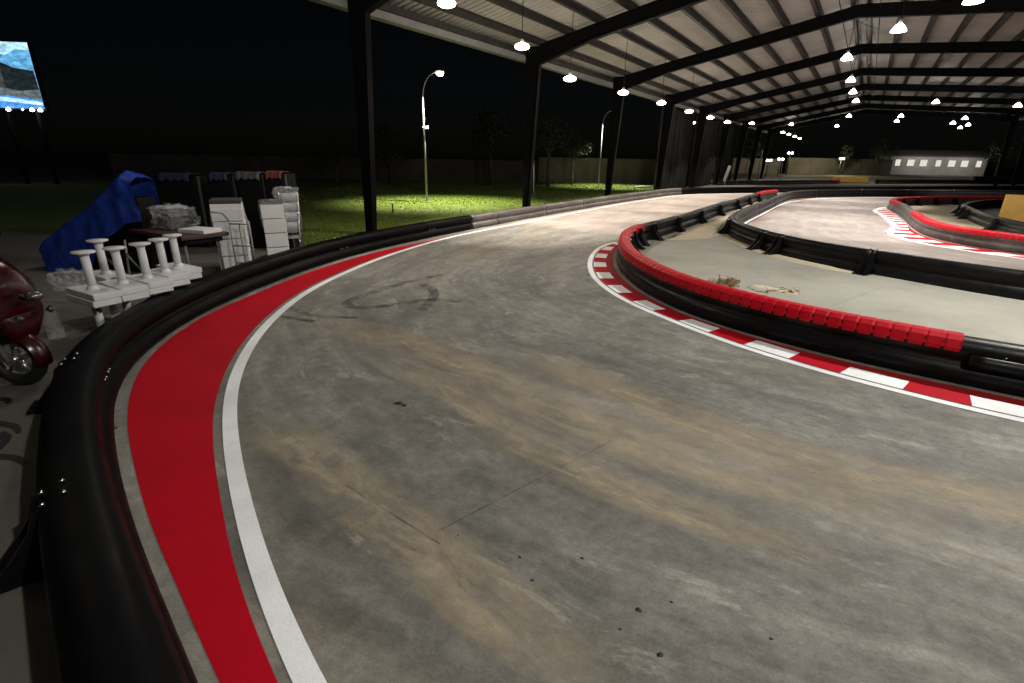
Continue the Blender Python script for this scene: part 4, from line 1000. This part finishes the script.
def dust(pts,w,z):
    p=smooth(spline(pts,.06),8); a=off(p,w/2); b=off(p,-w/2); c=len(p); vs=[];fs=[];uv=[]
    for i in range(c):
        for j in range(5):
            q=a[i]+(b[i]-a[i])*j/4; vs.append((q[0]*SC,q[1]*SC,z*SC)); uv.append((i/(c-1),j/4))
    for i in range(c-1):
        for j in range(4): fs.append((i*5+j,(i+1)*5+j,(i+1)*5+j+1,i*5+j+1))
    me=bpy.data.meshes.new('dust_streak'); me.from_pydata(vs,[],fs); me.materials.append(m_dust); L_=me.uv_layers.new(name='dust_uv')
    for k,lo in enumerate(me.loops): L_.data[k].uv=uv[lo.vertex_index]
    o=bpy.data.objects.new('dust_streak',me); col.objects.link(o); tag(o,kind='structure')
dust([(-2.1,4.9),(-1.4,4.6),(-.73,4.15),(-.05,3.45),(.55,2.8),(1.3,2.35),(2.2,1.9)],.62,.0052)
dust([(-1.75,2.9),(-1.25,2.6),(-.75,2.1),(-.3,1.7),(.0,1.4),(.4,1.1)],.42,.0055)
dust([(-1.2,3.9),(-.6,3.5),(0,2.7),(.7,2.1),(1.5,1.7)],.35,.0058)
dust([(.1,4.4),(.9,3.2),(1.7,2.5),(2.9,1.9),(4,1.3)],.5,.006)
# debris
mb=MB()
rr=random.Random(4)
for (x,y,s) in [(400,404,.03),(404,406,.022),(396,404,.016),(532,581,.010),(582,559,.009),(639,611,.013),(660,656,.014),(671,603,.008),(520,558,.008),(458,536,.006),(620,630,.006),(771,640,.007),(559,374,.008)]:
    q=un(x,y); n_=7; 
    top=[(q[0]+s*rr.uniform(.6,1.3)*math.cos(2*PI*k/n_),q[1]+s*rr.uniform(.6,1.3)*math.sin(2*PI*k/n_),.005) for k in range(n_)]+[(q[0],q[1],.005+s*.5)]
    mb.add(top,[(k,(k+1)%n_,n_) for k in range(n_)])
tag(mb.build('debris',m_rubber),'dark crumbs of rubber scattered on the near tarmac','debris',None,'stuff')
# dry weeds on the island
def weed(x,y,label,n=60,h=.13,sp=.14):
    mb=MB()
    for k in range(n):
        a=rr.uniform(0,2*PI); r_=sp*rr.random()**.6; bx_,by_=x+r_*math.cos(a)*1.5,y+r_*math.sin(a)*.8
        tip=(bx_+rr.gauss(0,.05),by_+rr.gauss(0,.05),h*rr.uniform(.3,1)); w=.012
        mb.add([(bx_-w,by_,.012),(bx_+w,by_,.012),(tip[0]+w*1.2,tip[1],tip[2]*.6),tip],[(0,1,2,3)])
        mb.add([(tip[0]-.02,tip[1],tip[2]),(tip[0],tip[1]-.015,tip[2]+.006),(tip[0]+.022,tip[1],tip[2]),(tip[0],tip[1]+.015,tip[2]-.006)],[(0,1,2,3)])
    tag(mb.build('dry_weed',m_dry,None,(x,y,0)),label,'plant')
weed(2.85,6.75,'tuft of dry brown weeds behind the red barrier cover on the pale island')
weed(3.45,6.45,'flat scatter of dry brown leaves on the sandy stain of the island',40,.03,.22)
# ---- yellow boards
t=thing('yellow_board','big plain yellow board leaning inside the second hairpin at the right edge','board',(13.6,13.9,0)); L=(13.6,13.9,0)
mb=MB(); mb.box((13.75,13.55,.44),(1.7,.07,.88),-.75,0,.012,Matrix.Rotation(-.08,3,'X')); mb.build('board_panel',m_yellow,t,L)
for sx in(-.6,.6):
    mb=MB(); mb.box((13.75+sx*.73+.12,13.55-sx*.68+.14,.3),(.05,.3,.6),-.75); mb.build('prop',m_brown,t,L)
t=thing('yellow_barrier_block','wide yellow barrier block far off in front of the boundary wall','barrier',(28.2,45,0)); L=(28.2,45,0)
mb=MB(); mb.box((28.2,45,.25),(3.1,.4,.46),0,0,.04); mb.build('block_body',m_yellow,t,L)
mb=MB(); mb.box((28.2,45,.03),(3.2,.5,.05)); mb.build('base_skid',m_dark,t,L)
# far third track strip with its barriers
sheet('far_track_strip',[(14.5,38.6),(27,41.5),(60,52),(60,70),(17,48)],.001,m_infield)
b1=smooth(spline([(14,36.6),(18,38.6),(22,40.6),(25.8,42.6),(27,44.2)],.15),5)
barrier('low black barrier far off leading to the wide yellow block',b1,1,.3,m_blackn,[2,6,10],[(arclen(b1)[-1]-2.6,arclen(b1)[-1]-.05)])
b2=smooth(spline([(30,44),(40,47.5),(52,51),(66,55)],.2),5)
barrier('far black barrier right of the wide yellow block',b2,1,.34,m_blackn,[3,9,15,21])
b3=smooth(spline([(50,58),(54.2,60),(62,62),(75,66)],.2),5)
barrier('pale barrier farthest at the right below the trees',b3,1,.45,m_palerail,[3,9,15])
# ---- lit outdoor screen
t=thing('video_screen','bright outdoor video screen at the upper left showing a blue sky','screen',(-22.7,25.2,0)); L=(-22.7,25.2,0)
O=Vector((-23.66,25.0,3.30)); ux=Vector((1,.12,0)).normalized(); uz=Vector((0,0,1)); un_=Vector((ux.y,-ux.x,0))
W_,H_=2.12,2.66
def qp(a,b,d): return O+ux*a*W_+uz*b*H_+un_*d
mb=MB(); c=O+ux*W_/2+uz*H_/2-un_*.1; mb.box(c,(W_+.14,.18,H_+.14),math.atan2(ux.y,ux.x),0,.02); mb.build('housing',m_steel,t,L)
for a in(.2,.8):
    p=O+ux*W_*a-un_*.12; mb=MB(); mb.tube([(p.x,p.y,0),(p.x,p.y,3.4)],.09,10); mb.build('post',m_steel,t,L)
def scr(name,polys,colr,st,d):
    mb=MB()
    for pl in polys: mb.add([qp(a,b,d) for a,b in pl],[tuple(range(len(pl)))])
    m,nt,bs=newmat(name+'_glow'); tc=N(nt,'ShaderNodeTexCoord').outputs['Object']
    cc=mix(nt,1.0,colr,ramp(nt,noise(nt,mapping(nt,tc,(1.2,1.2,2.6)),1.5,7,.7,.6),[(.3,.35),(.5,.9),(.7,1.9)]),'MULTIPLY')
    nt.links.new(cc,bs.inputs['Emission Color']); bs.inputs['Emission Strength'].default_value=st; bs.inputs['Base Color'].default_value=(.02,.02,.02,1)
    mb.build(name,m,t,L)
scr('sky_image',[[(0,0),(1,0),(1,1),(0,1)]],(.16,.50,.85),.75,.004)
scr('cloud_image',[[(0,.78),(.25,.86),(.5,.80),(.75,.9),(1,.88),(1,1),(0,1)],[(0,.66),(.2,.62),(.5,.66),(.3,.7)]],(.45,.78,.95),1.0,.008)
scr('house_image',[[(0,.25),(0,.68),(.22,.76),(.62,.62),(.98,.58),(1,.25)]],(.02,.03,.035),.6,.012)
scr('gable_image',[[(.05,.3),(.05,.62),(.2,.70),(.36,.6),(.36,.3)]],(.10,.10,.10),.5,.016)
scr('garden_image',[[(0,.20),(1,.14),(1,.30),(.6,.27),(.3,.32),(0,.27)]],(.16,.19,.20),.7,.018)
scr('water_image',[[(0,.0),(1,.0),(1,.13),(.5,.18),(0,.22)]],(.07,.30,.85),.9,.022)
scr('foam_image',[[(0,.12),(.5,.09),(1,.05),(1,.10),(.5,.15),(0,.19)]],(.45,.75,1),1.1,.026)
for a in(.32,.6,.78,.94):
    p=qp(a,-.02,.12); mb=MB(); mb.lathe([(.001,.09),(.05,.04),(.085,-.03),(.05,-.07),(.001,-.075)] if a!=.6 else [(.001,.04),(.04,.01),(.02,-.03),(.001,-.035)],tuple(p),10); mb.build('spot_lamp',m_lampfar,t,L)
# ------------------------------------------------------------------ camera
cam=bpy.data.cameras.new('camera'); co=bpy.data.objects.new('camera',cam); col.objects.link(co); sc.camera=co
cam.sensor_width=36; cam.lens=505.85/1024*36; cam.clip_end=2000; cam.clip_start=.05
p=math.radians(20.056); r=math.radians(1.0193)
F=Vector((0,math.cos(p),-math.sin(p))); u=Vector((0,math.sin(p),math.cos(p))); R=Vector((1,0,0))
R2=R*math.cos(r)+u*math.sin(r); U2=-R*math.sin(r)+u*math.cos(r)
mw=Matrix((R2,U2,-F)).transposed().to_4x4(); mw.translation=Vector((0,0,1.6*SC)); co.matrix_world=mw
# ------------------------------------------------------------------ night sky
w=bpy.data.worlds.new('World'); sc.world=w; w.use_nodes=True; nt=w.node_tree; bg=nt.nodes['Background']
sky=nt.nodes.new('ShaderNodeTexSky'); sky.sky_type='NISHITA'; sky.sun_disc=False; sky.sun_elevation=math.radians(35); sky.sun_rotation=math.radians(200)
nt.links.new(sky.outputs[0],bg.inputs['Color']); bg.inputs['Strength'].default_value=.0003
sl=bpy.data.lights.new('moon','SUN'); sl.energy=.004; sl.angle=math.radians(.5); sl.color=(.8,.88,1); so=bpy.data.objects.new('moon',sl); col.objects.link(so); so.rotation_euler=(math.radians(50),0,math.radians(-150))
sc.view_settings.view_transform='Standard'; sc.view_settings.look='None'; sc.view_settings.exposure=.3; sc.view_settings.gamma=1
sc.cycles.use_denoising=True; sc.cycles.use_light_tree=True; sc.cycles.max_bounces=6; sc.cycles.sample_clamp_indirect=6
